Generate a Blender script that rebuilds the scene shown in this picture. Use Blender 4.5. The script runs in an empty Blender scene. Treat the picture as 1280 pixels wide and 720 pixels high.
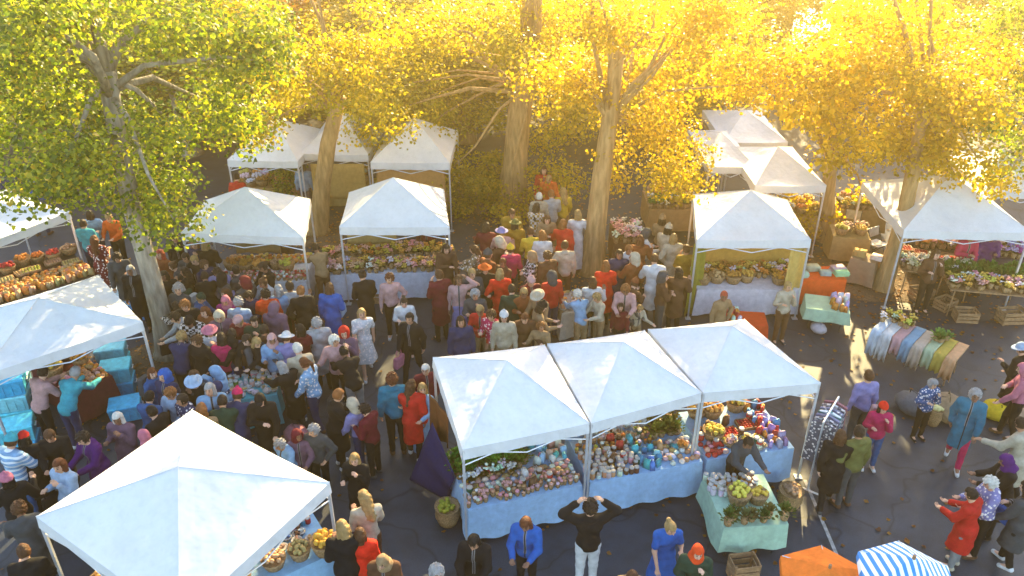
import bpy, math, random
import numpy as np
from mathutils import Vector, Matrix, Euler
R = math.radians
rng = random.Random(7)
nr = np.random.default_rng(11)
sc = bpy.context.scene
COL = sc.collection

# ------------------------------------------------------------------ camera
CAM_H, FPX, PITCH = 10.5, 1017.0, R(29.6)
_c, _s = math.cos(PITCH), math.sin(PITCH)
def W(px, py, z=0.0):
    """photo pixel (1280x720) at height z -> world x, y"""
    x = (px - 640) / FPX; y = -(py - 360) / FPX
    dy = _c + y * _s; dz = -_s + y * _c
    t = (z - CAM_H) / dz
    return Vector((x * t, dy * t, z))
def WY(px, py, Y):
    """photo pixel at distance Y -> world point"""
    x = (px - 640) / FPX; y = -(py - 360) / FPX
    dy = _c + y * _s; dz = -_s + y * _c
    t = Y / dy
    return Vector((x * t, Y, CAM_H + dz * t))
cam = bpy.data.objects.new('camera', bpy.data.cameras.new('camera')); COL.objects.link(cam)
cam.location = (0, 0, CAM_H); cam.rotation_euler = (R(90) - PITCH, 0, 0)
cam.data.sensor_width = 36; cam.data.lens = 36 * FPX / 1280; cam.data.clip_end = 2000
sc.camera = cam

# ------------------------------------------------------------------ light
SUN_AZ, SUN_EL = R(15), R(21.5)      # azimuth to the right of straight ahead
w = bpy.data.worlds.new('World'); sc.world = w; w.use_nodes = True
nt = w.node_tree; bg = nt.nodes['Background']
sky = nt.nodes.new('ShaderNodeTexSky'); sky.sky_type = 'NISHITA'; sky.sun_disc = False
sky.sun_elevation = SUN_EL; sky.sun_rotation = SUN_AZ; sky.air_density = 1.0; sky.dust_density = 1.2
nt.links.new(sky.outputs[0], bg.inputs[0]); bg.inputs[1].default_value = 0.15
sl = bpy.data.lights.new('sun', 'SUN'); sl.energy = 5.0; sl.angle = R(0.6); sl.color = (1.0, 0.76, 0.36)
so = bpy.data.objects.new('sun', sl); COL.objects.link(so)
sd = Vector((math.sin(SUN_AZ) * math.cos(SUN_EL), math.cos(SUN_AZ) * math.cos(SUN_EL), math.sin(SUN_EL)))
so.rotation_euler = sd.to_track_quat('Z', 'Y').to_euler()
so.location = (10, 40, 30)
vs = sc.view_settings; vs.view_transform = 'Standard'; vs.look = 'None'; vs.exposure = 2.5; vs.gamma = 1
cy = sc.cycles
cy.use_denoising = True; cy.max_bounces = 6; cy.diffuse_bounces = 3; cy.glossy_bounces = 2
cy.transmission_bounces = 4; cy.transparent_max_bounces = 6; cy.volume_bounces = 0; cy.caustics_reflective = False; cy.caustics_refractive = False
cy.volume_step_rate = 4; cy.volume_max_steps = 64
cy.use_adaptive_sampling = True; cy.adaptive_threshold = 0.02

# ------------------------------------------------------------------ materials
def lin(r, g, b):
    f = lambda v: ((v / 255 + .055) / 1.055) ** 2.4 if v > 10 else v / 255 / 12.92
    return (f(r), f(g), f(b), 1)
class NT:
    def __init__(s, name):
        s.m = bpy.data.materials.new(name); s.m.use_nodes = True; s.t = s.m.node_tree; s.b = s.t.nodes['Principled BSDF']; s.o = s.t.nodes['Material Output']
    def n(s, ty, **k):
        q = s.t.nodes.new('ShaderNode' + ty)
        for a, b in k.items():
            if a.startswith('i_'): q.inputs[int(a[2:])].default_value = b
            else: setattr(q, a, b)
        return q
    def l(s, a, b): s.t.links.new(a, b)
    def noise(s, scale, detail=4, coord='Object', rough=.6):
        tc = s.n('TexCoord'); q = s.n('TexNoise'); q.inputs['Scale'].default_value = scale; q.inputs['Detail'].default_value = detail; q.inputs['Roughness'].default_value = rough
        s.l(tc.outputs[coord], q.inputs['Vector']); return q.outputs['Fac']
    def ramp(s, fac, stops):
        q = s.n('ValToRGB'); e = q.color_ramp.elements
        while len(e) < len(stops): e.new(.5)
        for i, (p, c) in enumerate(stops): e[i].position = p; e[i].color = c if len(c) == 4 else (*c, 1)
        s.l(fac, q.inputs[0]); return q.outputs[0]
    def mul(s, a, b, t='MULTIPLY', f=1.0):
        q = s.n('Mix', data_type='RGBA', blend_type=t); q.inputs[0].default_value = f if not hasattr(f, 'links') else 0
        if hasattr(f, 'links'): s.l(f, q.inputs[0])
        for v, i in ((a, 6), (b, 7)):
            if hasattr(v, 'links'): s.l(v, q.inputs[i])
            else: q.inputs[i].default_value = v if len(v) == 4 else (*v, 1)
        return q.outputs[2]
    def bump(s, h, st=.3, d=.01):
        q = s.n('Bump'); q.inputs['Strength'].default_value = st; q.inputs['Distance'].default_value = d
        s.l(h, q.inputs['Height']); s.l(q.outputs[0], s.b.inputs['Normal'])
    def col(s, c):
        if hasattr(c, 'links'): s.l(c, s.b.inputs['Base Color'])
        else: s.b.inputs['Base Color'].default_value = c if len(c) == 4 else (*c, 1)
def simple(name, c, rough=.7, var=.25, scale=6, metal=0, bump=0):
    q = NT(name); f = q.noise(scale)
    c = c if len(c) == 4 else (*c, 1)
    lo = tuple(v * (1 - var) for v in c[:3]) + (1,); hi = tuple(min(1, v * (1 + var)) for v in c[:3]) + (1,)
    q.col(q.ramp(f, [(.3, lo), (.7, hi)])); q.b.inputs['Roughness'].default_value = rough; q.b.inputs['Metallic'].default_value = metal
    if bump: q.bump(f, bump)
    return q.m
def tinted(name, rough=.8, pat=None, transl=0, bump=.45, bs=16, lowvar=.72, spec=.15):
    """a material whose own colour is the object's colour"""
    q = NT(name); oi = q.n('ObjectInfo'); c = oi.outputs['Color']
    f = q.noise(9, 3); c = q.mul(c, q.ramp(f, [(.3, (lowvar,) * 3), (.7, (1.1,) * 3)]))
    if pat:
        tc = q.n('TexCoord')
        if pat == 'stripe':
            wv = q.n('TexWave', wave_type='BANDS', bands_direction='Z'); wv.inputs['Scale'].default_value = 3.6; wv.inputs['Distortion'].default_value = .6
            q.l(tc.outputs['Object'], wv.inputs['Vector']); m = q.ramp(wv.outputs['Fac'], [(.5, (0, 0, 0)), (.56, (1, 1, 1))]); c2 = (.72, .74, .76)
        elif pat == 'check':
            ck = q.n('TexChecker'); ck.inputs['Scale'].default_value = 16; ck.inputs[1].default_value = (0, 0, 0, 1); ck.inputs[2].default_value = (1, 1, 1, 1)
            q.l(tc.outputs['Object'], ck.inputs['Vector']); m = ck.outputs['Color']; c2 = (.55, .5, .48)
        else:
            vr = q.n('TexVoronoi'); vr.inputs['Scale'].default_value = 17; q.l(tc.outputs['Object'], vr.inputs['Vector'])
            m = q.ramp(vr.outputs['Distance'], [(.3, (1, 1, 1)), (.38, (0, 0, 0))]); c2 = (.75, .68, .62)
        bw = q.n('RGBToBW'); q.l(m, bw.inputs[0])
        c = q.mul(c, c2, 'MIX', bw.outputs[0])
    if name == 'garment_cloth':      # open front: a pale strip and a dark zip line down the chest
        tc = q.n('TexCoord'); sx = q.n('SeparateXYZ'); q.l(tc.outputs['Object'], sx.inputs[0]); ab = q.n('Math', operation='ABSOLUTE'); q.l(sx.outputs[0], ab.inputs[0])
        f0 = q.n('Math', operation='GREATER_THAN'); f0.inputs[1].default_value = .07; q.l(sx.outputs[1], f0.inputs[0]); f1 = q.n('Math', operation='GREATER_THAN'); f1.inputs[1].default_value = .6; q.l(oi.outputs['Random'], f1.inputs[0]); fy = q.n('Math', operation='MULTIPLY'); q.l(f0.outputs[0], fy.inputs[0]); q.l(f1.outputs[0], fy.inputs[1]); zz = q.n('Math', operation='GREATER_THAN'); zz.inputs[1].default_value = 1.0; q.l(sx.outputs[2], zz.inputs[0])
        for wd, cc, k in ((.022, (.22, .20, .19), 1), (.010, (.01, .01, .012), 0)):
            lt = q.n('Math', operation='LESS_THAN'); lt.inputs[1].default_value = wd; q.l(ab.outputs[0], lt.inputs[0]); m1 = q.n('Math', operation='MULTIPLY'); q.l(lt.outputs[0], m1.inputs[0]); q.l(fy.outputs[0], m1.inputs[1]); m2 = m1
            if k: m2 = q.n('Math', operation='MULTIPLY'); q.l(m1.outputs[0], m2.inputs[0]); q.l(zz.outputs[0], m2.inputs[1])
            if not k: m2 = q.n('Math', operation='MULTIPLY'); z3 = q.n('Math', operation='GREATER_THAN'); z3.inputs[1].default_value = .35; q.l(sx.outputs[2], z3.inputs[0]); q.l(m1.outputs[0], m2.inputs[0]); q.l(z3.outputs[0], m2.inputs[1])
            c = q.mul(c, cc, 'MIX', m2.outputs[0])
    q.col(c); q.b.inputs['Roughness'].default_value = rough
    q.b.inputs['Specular IOR Level'].default_value = spec
    if bump: q.bump(q.noise(bs, 3), bump, .02)
    if transl:
        t = q.n('BsdfTranslucent'); q.l(c, t.inputs[0]); mx = q.n('MixShader'); mx.inputs[0].default_value = transl
        q.l(q.b.outputs[0], mx.inputs[1]); q.l(t.outputs[0], mx.inputs[2]); q.l(mx.outputs[0], q.o.inputs[0])
    return q.m
M = {}
M['cloth'] = tinted('garment_cloth'); M['stripe'] = tinted('striped_cloth', pat='stripe'); M['check'] = tinted('checked_cloth', pat='check'); M['floral'] = tinted('flowered_cloth', pat='floral')
M['skin'] = tinted('skin', .55, bump=0, lowvar=.93); M['hair'] = tinted('hair', .45, bump=.8, bs=60, lowvar=.6)
M['thing'] = tinted('object_paint', .5, bump=.15); M['drape'] = tinted('draped_cloth', .85, transl=.15, bump=.3, bs=14, lowvar=.86)
M['eye'] = simple('eye_dark', (.03, .02, .015), .3); M['lip'] = simple('lips', (.4, .13, .11), .5)
M['metal'] = simple('tent_frame_metal', (.62, .63, .65), .35, .1, metal=.5)
M['darkmetal'] = simple('dark_metal', (.05, .05, .055), .4, .2, metal=.4)
M['wood'] = simple('weathered_wood', (.30, .17, .08), .75, .4, 14, bump=.3)
M['wicker'] = simple('wicker', (.33, .2, .09), .8, .6, 40, bump=.8)
M['steel'] = simple('folding_table_top', (.45, .42, .38), .5, .15)
M['green'] = tinted('leafy_green', .6, transl=.2, bump=0, lowvar=.6)
def tentmat():
    q = NT('tent_canvas'); tc = q.n('TexCoord')
    f = q.noise(1.6, 5); g = q.noise(12, 4)
    c = q.ramp(f, [(.25, (.58, .59, .60)), (.6, (.68, .685, .69))])
    c = q.mul(c, q.ramp(g, [(.25, (.93, .925, .91)), (.5, (1, 1, 1))]))
    q.col(c); q.b.inputs['Roughness'].default_value = .6
    wv = q.noise(1.4, 3); q.bump(wv, .45, .16)
    t = q.n('BsdfTranslucent'); q.l(c, t.inputs[0]); mx = q.n('MixShader'); mx.inputs[0].default_value = .10
    q.l(q.b.outputs[0], mx.inputs[1]); q.l(t.outputs[0], mx.inputs[2]); q.l(mx.outputs[0], q.o.inputs[0]); return q.m
M['tent'] = tentmat()
def stripemat(name, c1, c2, scale, ax='X'):
    q = NT(name); tc = q.n('TexCoord'); wv = q.n('TexWave', wave_type='BANDS', bands_direction=ax); wv.inputs['Scale'].default_value = scale
    q.l(tc.outputs['Object'], wv.inputs['Vector']); q.col(q.ramp(wv.outputs['Fac'], [(.49, c1), (.53, c2)])); q.b.inputs['Roughness'].default_value = .75
    return q.m
M['umbrella_stripe'] = stripemat('blue_white_canvas', (.85, .87, .88), (.04, .24, .62), 3.6)
def asphalt():
    q = NT('asphalt'); a = q.noise(.22, 5); b = q.noise(60, 3); c = q.noise(2.2, 6)
    col = q.ramp(a, [(.3, (.020, .027, .040)), (.7, (.036, .045, .062))])
    col = q.mul(col, q.ramp(b, [(.35, (.65,) * 3), (.7, (1.5,) * 3)]))
    col = q.mul(col, q.ramp(c, [(.38, (.72, .7, .68)), (.55, (1, 1, 1)), (.75, (1.25, 1.2, 1.15))]))
    v = q.n('TexVoronoi', feature='DISTANCE_TO_EDGE'); v.inputs['Scale'].default_value = .35
    tc = q.n('TexCoord'); ns = q.n('TexNoise'); ns.inputs['Scale'].default_value = 1.3; q.l(tc.outputs['Object'], ns.inputs['Vector'])
    mm = q.n('Mix', data_type='RGBA', blend_type='LINEAR_LIGHT'); mm.inputs[0].default_value = .35
    q.l(tc.outputs['Object'], mm.inputs[6]); q.l(ns.outputs['Color'], mm.inputs[7]); q.l(mm.outputs[2], v.inputs['Vector'])
    col = q.mul(col, q.ramp(v.outputs['Distance'], [(0, (.35,) * 3), (.012, (1,) * 3)]))
    q.col(col); q.b.inputs['Roughness'].default_value = .6; q.bump(b, .5, .004); return q.m
M['asphalt'] = asphalt(); M['asphalt'].node_tree.nodes['Principled BSDF'].inputs['Specular IOR Level'].default_value = .42
def soil():
    q = NT('soil'); a = q.noise(1.5, 6); b = q.noise(25, 4)
    col = q.ramp(a, [(.3, (.075, .048, .03)), (.7, (.17, .115, .07))]); col = q.mul(col, q.ramp(b, [(.3, (.5,) * 3), (.75, (1.6, 1.5, 1.3))]))
    q.col(col); q.b.inputs['Roughness'].default_value = .95; q.bump(b, .9, .03); return q.m
M['soil'] = soil()
def bark(name, lo, hi):
    q = NT(name); tc = q.n('TexCoord'); mp = q.n('Mapping'); mp.inputs['Scale'].default_value = (7, 7, 1.4); q.l(tc.outputs['Object'], mp.inputs[0])
    ns = q.n('TexNoise'); ns.inputs['Scale'].default_value = 1.6; ns.inputs['Detail'].default_value = 7; q.l(mp.outputs[0], ns.inputs['Vector'])
    q.col(q.ramp(ns.outputs['Fac'], [(.3, lo), (.7, hi)])); q.b.inputs['Roughness'].default_value = .9; q.bump(ns.outputs['Fac'], .8, .05); return q.m
M['bark'] = bark('tree_bark', (.13, .11, .085), (.36, .32, .25))
M['bark2'] = bark('brown_bark', (.20, .12, .045), (.46, .29, .12))
def leafmat(name, stops, tr=.64, gain=1.0):
    q = NT(name); g = q.n('NewGeometry'); base = q.ramp(g.outputs['Random Per Island'], stops)
    n2 = q.ramp(q.noise(.45, 2), [(.3, (.62, .66, .7)), (.68, (1.15, 1.1, 1.0))]); base = q.mul(base, n2)
    q.col(base); q.b.inputs['Roughness'].default_value = .45
    tcol = q.mul(base, (1.35, 1.42, .3) if 'green' in name else (1.48, 1.34, .2))
    t = q.n('BsdfTranslucent'); q.l(tcol, t.inputs[0]); mx = q.n('MixShader'); mx.inputs[0].default_value = tr
    q.l(q.b.outputs[0], mx.inputs[1]); q.l(t.outputs[0], mx.inputs[2]); q.l(mx.outputs[0], q.o.inputs[0]); return q.m
M['leaf_green'] = leafmat('green_leaves', [(0, (.05, .09, .014)), (.35, (.13, .19, .02)), (.62, (.25, .30, .026)), (.9, (.40, .38, .03)), (1, (.46, .32, .05))])
M['leaf_yellow'] = leafmat('yellow_leaves', [(0, (.22, .22, .012)), (.3, (.34, .31, .014)), (.65, (.46, .38, .015)), (1, (.56, .42, .02))])
M['leaf_gold'] = leafmat('golden_leaves', [(0, (.32, .25, .012)), (.4, (.44, .33, .012)), (.75, (.56, .42, .015)), (1, (.60, .46, .03))])
M['leaf_dark'] = leafmat('dark_leaves', [(0, (.05, .06, .012)), (.5, (.13, .12, .02)), (1, (.32, .22, .03))], .45)
M['leaf_rust'] = leafmat('rust_leaves', [(0, (.16, .06, .02)), (.5, (.38, .16, .03)), (1, (.55, .28, .05))])

# ------------------------------------------------------------------ objects
def tag(o, label=None, cat=None, group=None, kind=None):
    if label: o['label'] = label
    if cat: o['category'] = cat
    if group: o['group'] = group
    if kind: o['kind'] = kind
    return o
def link(name, me, parent=None, loc=None, rot=None, color=None):
    o = bpy.data.objects.new(name, me); COL.objects.link(o)
    if parent: o.parent = parent
    if loc is not None: o.location = loc
    if rot is not None: o.rotation_euler = rot if hasattr(rot, '__len__') else (0, 0, rot)
    if color is not None: o.color = (*color[:3], 1)
    return o
class MB:
    def __init__(s): s.v = []; s.f = []; s.mi = []
    def add(s, V, F, m=0):
        n = len(s.v); s.v += [tuple(p) for p in V]; s.f += [tuple(i + n for i in f) for f in F]; s.mi += [m] * len(F); return s
    def box(s, c, d, rz=0, m=0, taper=1.0, tilt=None):
        V = []
        for z in (-1, 1):
            k = 1 if z < 0 else taper
            for x, y in ((-1, -1), (1, -1), (1, 1), (-1, 1)): V.append(Vector((x * d[0] / 2 * k, y * d[1] / 2 * k, z * d[2] / 2)))
        mt = Matrix.Rotation(rz, 3, 'Z')
        if tilt is not None: mt = Euler(tilt).to_matrix()
        V = [mt @ p + Vector(c) for p in V]
        return s.add(V, [(3, 2, 1, 0), (4, 5, 6, 7), (0, 1, 5, 4), (1, 2, 6, 5), (2, 3, 7, 6), (3, 0, 4, 7)], m)
    def tube(s, pts, rad, n=8, m=0, cap=True):
        pts = [Vector(p) for p in pts]; rad = rad if hasattr(rad, '__len__') else [rad] * len(pts)
        V = []; F = []; up = Vector((0, 0, 1)); prev = None
        for i, p in enumerate(pts):
            t = (pts[min(i + 1, len(pts) - 1)] - pts[max(i - 1, 0)]).normalized()
            a = (prev - t * prev.dot(t)) if prev else t.cross(Vector((1, .01, 0)) if abs(t.z) > .8 else up)
            if a.length < 1e-6: a = t.orthogonal()
            a.normalize(); prev = a; b = t.cross(a)
            for k in range(n):
                th = 2 * math.pi * k / n; V.append(p + (a * math.cos(th) + b * math.sin(th)) * rad[i])
        for i in range(len(pts) - 1):
            for k in range(n): F.append((i * n + k, i * n + (k + 1) % n, (i + 1) * n + (k + 1) % n, (i + 1) * n + k))
        if cap: F.append(tuple(range(n))[::-1]); F.append(tuple((len(pts) - 1) * n + k for k in range(n)))
        return s.add(V, F, m)
    def lathe(s, prof, n=12, c=(0, 0, 0), m=0, wob=0):
        V = []; F = []
        for r, z in prof:
            for k in range(n):
                th = 2 * math.pi * k / n; rr = r * (1 + wob * math.sin(3 * th + z * 9)); V.append((c[0] + rr * math.cos(th), c[1] + rr * math.sin(th), c[2] + z))
        for i in range(len(prof) - 1):
            for k in range(n): F.append((i * n + k, i * n + (k + 1) % n, (i + 1) * n + (k + 1) % n, (i + 1) * n + k))
        F.append(tuple(range(n))[::-1]); F.append(tuple((len(prof) - 1) * n + k for k in range(n)))
        return s.add(V, F, m)
    def blob(s, c, r, m=0, n=8, jit=.0):
        r = r if hasattr(r, '__len__') else (r, r, r); V = []; F = []; k = n // 2
        for i in range(1, k):
            ph = math.pi * i / k
            for j in range(n):
                th = 2 * math.pi * j / n; q = 1 + rng.uniform(-jit, jit)
                V.append((c[0] + r[0] * q * math.sin(ph) * math.cos(th), c[1] + r[1] * q * math.sin(ph) * math.sin(th), c[2] + r[2] * q * math.cos(ph)))
        V += [(c[0], c[1], c[2] + r[2]), (c[0], c[1], c[2] - r[2])]; t = len(V) - 2; b = t + 1
        for i in range(k - 2):
            for j in range(n): F.append((i * n + j, (i + 1) * n + j, (i + 1) * n + (j + 1) % n, i * n + (j + 1) % n))
        for j in range(n): F.append((t, j, (j + 1) % n)); F.append((b, (k - 2) * n + (j + 1) % n, (k - 2) * n + j))
        return s.add(V, F, m)
    def leaf(s, p, d, L, wd, m=0):
        p = Vector(p); d = Vector(d).normalized(); sd_ = d.cross(Vector((0, 0, 1)));
        if sd_.length < .05: sd_ = Vector((1, 0, 0))
        sd_.normalize(); u = sd_.cross(d)
        V = [p, p + d * L * .45 + sd_ * wd + u * wd * .3, p + d * L, p + d * L * .45 - sd_ * wd + u * wd * .3]
        return s.add(V, [(0, 1, 2), (0, 2, 3)], m)
    def mesh(s, name, mats, smooth=True):
        me = bpy.data.meshes.new(name); me.from_pydata(s.v, [], s.f)
        for m in (mats if isinstance(mats, (list, tuple)) else [mats]): me.materials.append(M[m] if isinstance(m, str) else m)
        me.polygons.foreach_set('material_index', s.mi); me.polygons.foreach_set('use_smooth', [smooth] * len(s.f)); me.update(); return me
    def build(s, name, mats, parent=None, loc=None, rot=None, color=None, smooth=False):
        return link(name, s.mesh(name, mats, smooth), parent, loc, rot, color)
def empty(name, loc, rz=0):
    o = link(name, None, None, loc, rz); o.empty_display_size = .3; return o

# ------------------------------------------------------------------ ground
g = MB(); g.add([(-260, -60, 0), (260, -60, 0), (260, 420, 0), (-260, 420, 0)], [(0, 1, 2, 3)])
tag(g.build('ground', 'asphalt'), kind='structure')
def bed(pts, name='soil_bed', z=.012):
    b = MB(); b.add([(p[0], p[1], z) for p in pts], [tuple(range(len(pts)))]); return tag(b.build(name, 'soil'), kind='structure')
def blobpoly(cx, cy_, rx, ry, n=28):
    return [(cx + rx * (1 + .12 * math.sin(3 * t) + .07 * math.sin(7 * t + 1)) * math.cos(t), cy_ + ry * (1 + .1 * math.sin(2 * t + 2) + .06 * math.sin(5 * t)) * math.sin(t)) for t in [2 * math.pi * k / n for k in range(n)]]

l0, l1 = W(1006, 600, 0), W(1046, 694, 0); dl = (l1 - l0).normalized(); nl = Vector((-dl.y, dl.x, 0)) * .03; lm = MB(); lm.add([(*(q.xy), .005) for q in (l0 - nl, l1 - nl, l1 + nl, l0 + nl)], [(0, 1, 2, 3)]); tag(lm.build('road_marking', simple('worn_road_paint', (.34, .32, .29), .7, .4, 12)), kind='structure')
# ------------------------------------------------------------------ tents
def tent(cs, rise, label, ze=2.15, sag=.05, valance=.2, group=None, leg=True, apex=None):
    """cs: four eave corners in order round the tent; first two = front left, front right"""
    c = sum((Vector((p[0], p[1], 0)) for p in cs), Vector()) / 4
    root = empty('market_tent', c); tag(root, label, 'tent', group)
    P = [Vector((p[0], p[1], ze)) - c for p in cs]; A = Vector((0, 0, ze + rise)) if apex is None else Vector(apex) - c
    mb = MB(); N = 10
    ph = rng.uniform(0, 6)
    for i in range(4):                       # four roof panels, each a sagging triangle grid
        a, b = P[i], P[(i + 1) % 4]; V = []; F = []; idx = {}
        nrm = (b - a).cross(A - a).normalized()
        for u in range(N + 1):
            for v in range(N + 1 - u):
                fu, fv = u / N, v / N; wgt = 1 - fu - fv
                p = a * wgt + b * fu + A * fv
                e = 27 * wgt * fu * fv
                s_ = sag * (e + 1.6 * wgt * fu)
                s_ += .012 * math.sin(ph + 9 * fu + 5 * i) * math.sin(8 * fv + ph) * min(1, e * 2)
                idx[u, v] = len(V); V.append(p - nrm * s_)
        for u in range(N):
            for v in range(N - u):
                F.append((idx[u, v], idx[u + 1, v], idx[u, v + 1]))
                if u + v < N - 1: F.append((idx[u + 1, v], idx[u + 1, v + 1], idx[u, v + 1]))
        mb.add(V, F)
        V = []; F = []
        for u in range(N + 1):               # valance
            fu = u / N; p = a * (1 - fu) + b * fu - nrm * (sag * 1.6 * fu * (1 - fu)); out = (b - a).cross(Vector((0, 0, 1))).normalized()
            V += [p, p + out * (.012 + .008 * math.sin(u * 1.9 + ph)) - Vector((0, 0, valance * (1 + .03 * math.sin(u * 2.3))))]
        for u in range(N): F.append((u * 2, u * 2 + 1, u * 2 + 3, u * 2 + 2))
        mb.add(V, F)
    cn = mb.build('canopy', 'tent', root)
    md = cn.modifiers.new('w', 'WELD'); md.merge_threshold = .004
    sm = MB()
    for i in range(4): sm.tube([P[i] + Vector((0, 0, .006)), A + Vector((0, 0, .006))], .007, 5)
    sm.build('seam', 'tent', cn)
    fr = MB()
    for i in range(4):
        a, b = P[i] * .985, P[(i + 1) % 4] * .985; a.z = b.z = ze - .06; m_ = (a + b) / 2
        fr.tube([a, m_ - Vector((0, 0, .28))], .013, 6); fr.tube([b, m_ - Vector((0, 0, .28))], .013, 6)
        fr.tube([a - Vector((0, 0, .28)), m_, b - Vector((0, 0, .28))], .013, 6); fr.tube([P[i] * .985 - Vector((0, 0, .03)), A - Vector((0, 0, .07))], .014, 6)
    fr.tube([A - Vector((0, 0, .07)), A - Vector((0, 0, .55))], .02, 6)
    fr.build('truss', 'metal', root)
    if leg:
        for i in range(4):
            p = P[i] * .985; l = MB(); l.box((p.x, p.y, ze * .72 - .03), (.042, .042, ze * .56)); l.box((p.x, p.y, ze * .25), (.034, .034, ze * .5 - .01))
            lo_ = l.build('leg', 'metal', root); q = MB(); q.box((p.x, p.y, .008), (.13, .13, .016)); q.build('foot_plate', 'metal', lo_)
    return root, P, c
def quad_px(fl, fr, depth, ze=2.15):
    a, b = W(*fl, ze), W(*fr, ze); d = (b - a).normalized(); n = Vector((-d.y, d.x, 0)); return [a, b, b + n * depth, a + n * depth]
def corners(*px, ze=2.15): return [W(x, y, ze) for x, y in px]
TG = 'white canopy tents of the market'
tent(corners((578, 562), (737, 529), (681, 431), (541, 447)), .62, 'leftmost of the three joined white front tents, above the leafy herb display', sag=.025, group=TG)
tent(corners((739, 529), (877, 491), (806, 413), (684, 430)), .60, 'middle tent of the three joined white front tents', sag=.025, group=TG)
tent(corners((879, 491), (1026, 479), (931, 399), (810, 412)), .60, 'rightmost of the three joined white front tents, beside the clothes rack', sag=.025, group=TG)
a, b, d = W(45, 646, 2.15), W(240, 512, 2.15), W(412, 603, 2.15)
BIG = (a, a + d - b, d, (a + d) / 2 + Vector((0, 0, .6)))
tent([a, a + d - b, d, b], .60, 'large white tent nearest the viewer, turned corner-on at the lower left', group=TG)
fr_, fl_, br_ = W(178, 402, 2.15), W(178, 402, 2.15) + (W(0, 462, 2.15) - W(178, 402, 2.15)) * 1.12, W(123, 344, 2.15)
tent([fl_, fr_, br_, fl_ + br_ - fr_], .5, 'white tent at the left edge over the stacks of blue boxes', group=TG)
fr_ = W(86, 262, 2.2); fl_ = W(-62, 316, 2.2); n_ = Vector((fl_.y - fr_.y, fr_.x - fl_.x, 0)).normalized()
tent([fl_, fr_, fr_ + n_ * 2.7, fl_ + n_ * 2.7], .5, 'wrinkled white tent at the far left over golden goods', sag=.12, group=TG)
tent(corners((226, 291), (379, 297), (388, 249), (256, 251)), .78, 'white tent just right of the leaning left tree', group=TG)
tent(corners((424, 284), (562, 284), (555, 237), (436, 241)), .82, 'white tent over flower table with hanging light-blue banner', group=TG)
tent(corners((871, 300), (1014, 300), (984, 250), (866, 243)), .72, 'sun-washed white tent above golden goods behind the joined tents', group=TG)
tent(quad_px((1130, 288), (1290, 291), 3.0), .85, 'white tent at the right edge behind the slanting tree trunk', group=TG)
for fl, fr, dp, ri, lb in [((284, 200), (372, 202), 2.8, .8, 'white tent in back row, left one, under the green leaves'),
        ((374, 192), (460, 194), 2.8, .8, 'white tent in back row over an ochre stall front'),
        ((463, 203), (562, 204), 2.8, .85, 'white tent in back row just left of the centre trunk'),
        ((944, 232), (1033, 232), 3.0, .55, 'glaring white tent in back row behind the sun-washed stall'),
        ((886, 208), (944, 208), 3.2, .45, 'small far white tent left of the glaring one'),
        ((905, 178), (985, 178), 3.2, .5, 'farthest white tent in the glare beyond the back row'),
        ((1232, 238), (1330, 240), 3.2, .6, 'far white tent seen through leaves at the right edge')]:
    tent(quad_px(fl, fr, dp), ri, lb, group=TG)

# ------------------------------------------------------------------ tables, cloths and goods
TABLES = []
def table(A, B, depth, label, clabel=None, ccol=(.5, .6, .75), z=.78, drop=.68, group=None, fold=.034, cgroup=None):
    """A, B: front edge ends (world). returns frame for placing goods"""
    A = Vector((A[0], A[1], 0)); B = Vector((B[0], B[1], 0)); L = (B - A).length; ang = math.atan2((B - A).y, (B - A).x)
    d = (B - A).normalized(); n = Vector((-d.y, d.x, 0)); c = (A + B) / 2 + n * depth / 2
    root = empty('trestle_table', c, ang); tag(root, label, 'table', group)
    MB().box((0, 0, z - .02), (L - .02, depth - .02, .03)).build('tabletop', 'steel' if clabel else 'wood', root)
    for sx in (-1, 1):
        for sy in (-1, 1):
            MB().tube([(sx * (L / 2 - .12), sy * (depth / 2 - .08), 0), (sx * (L / 2 - .15), sy * (depth / 2 - .1), z - .03)], .017, 6).build('leg', 'darkmetal' if clabel else 'wood', root)
    TABLES.append((c, ang, L / 2, depth / 2))
    if clabel:
        mb = MB(); hx, hy = L / 2 + .008, depth / 2 + .008; nx = max(8, int(L / .07)); ring = []
        def side(p, q, k):
            for i in range(k): yield p[0] + (q[0] - p[0]) * i / k, p[1] + (q[1] - p[1]) * i / k
        pts = list(side((-hx, -hy), (hx, -hy), nx)) + list(side((hx, -hy), (hx, hy), nx // 2)) + list(side((hx, hy), (-hx, hy), nx)) + list(side((-hx, hy), (-hx, -hy), nx // 2))
        V = []; K = 5; n_ = len(pts); phs = rng.uniform(0, 6)
        for k in range(K + 1):
            t = k / K
            for i, (x, y) in enumerate(pts):
                e = fold * t * (1 + .8 * math.sin(i * .83 + phs) + .5 * math.sin(i * .31 + 2 * phs)) + .012 * t
                sx = 1 if abs(abs(x) - hx) < 1e-6 else 0; sy = 1 if abs(abs(y) - hy) < 1e-6 else 0
                V.append((x + math.copysign(e, x) * sx, y + math.copysign(e, y) * sy, z + .004 - t * drop * (1 + .015 * math.sin(i * .5 + phs))))
        F = [(k * n_ + (i + 1) % n_, k * n_ + i, (k + 1) * n_ + i, (k + 1) * n_ + (i + 1) % n_) for k in range(K) for i in range(n_)]
        F.append(tuple(range(n_)))
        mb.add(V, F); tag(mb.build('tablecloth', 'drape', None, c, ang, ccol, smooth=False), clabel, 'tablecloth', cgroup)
    return dict(c=c, ang=ang, L=L, d=depth, z=z + .006)
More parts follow.
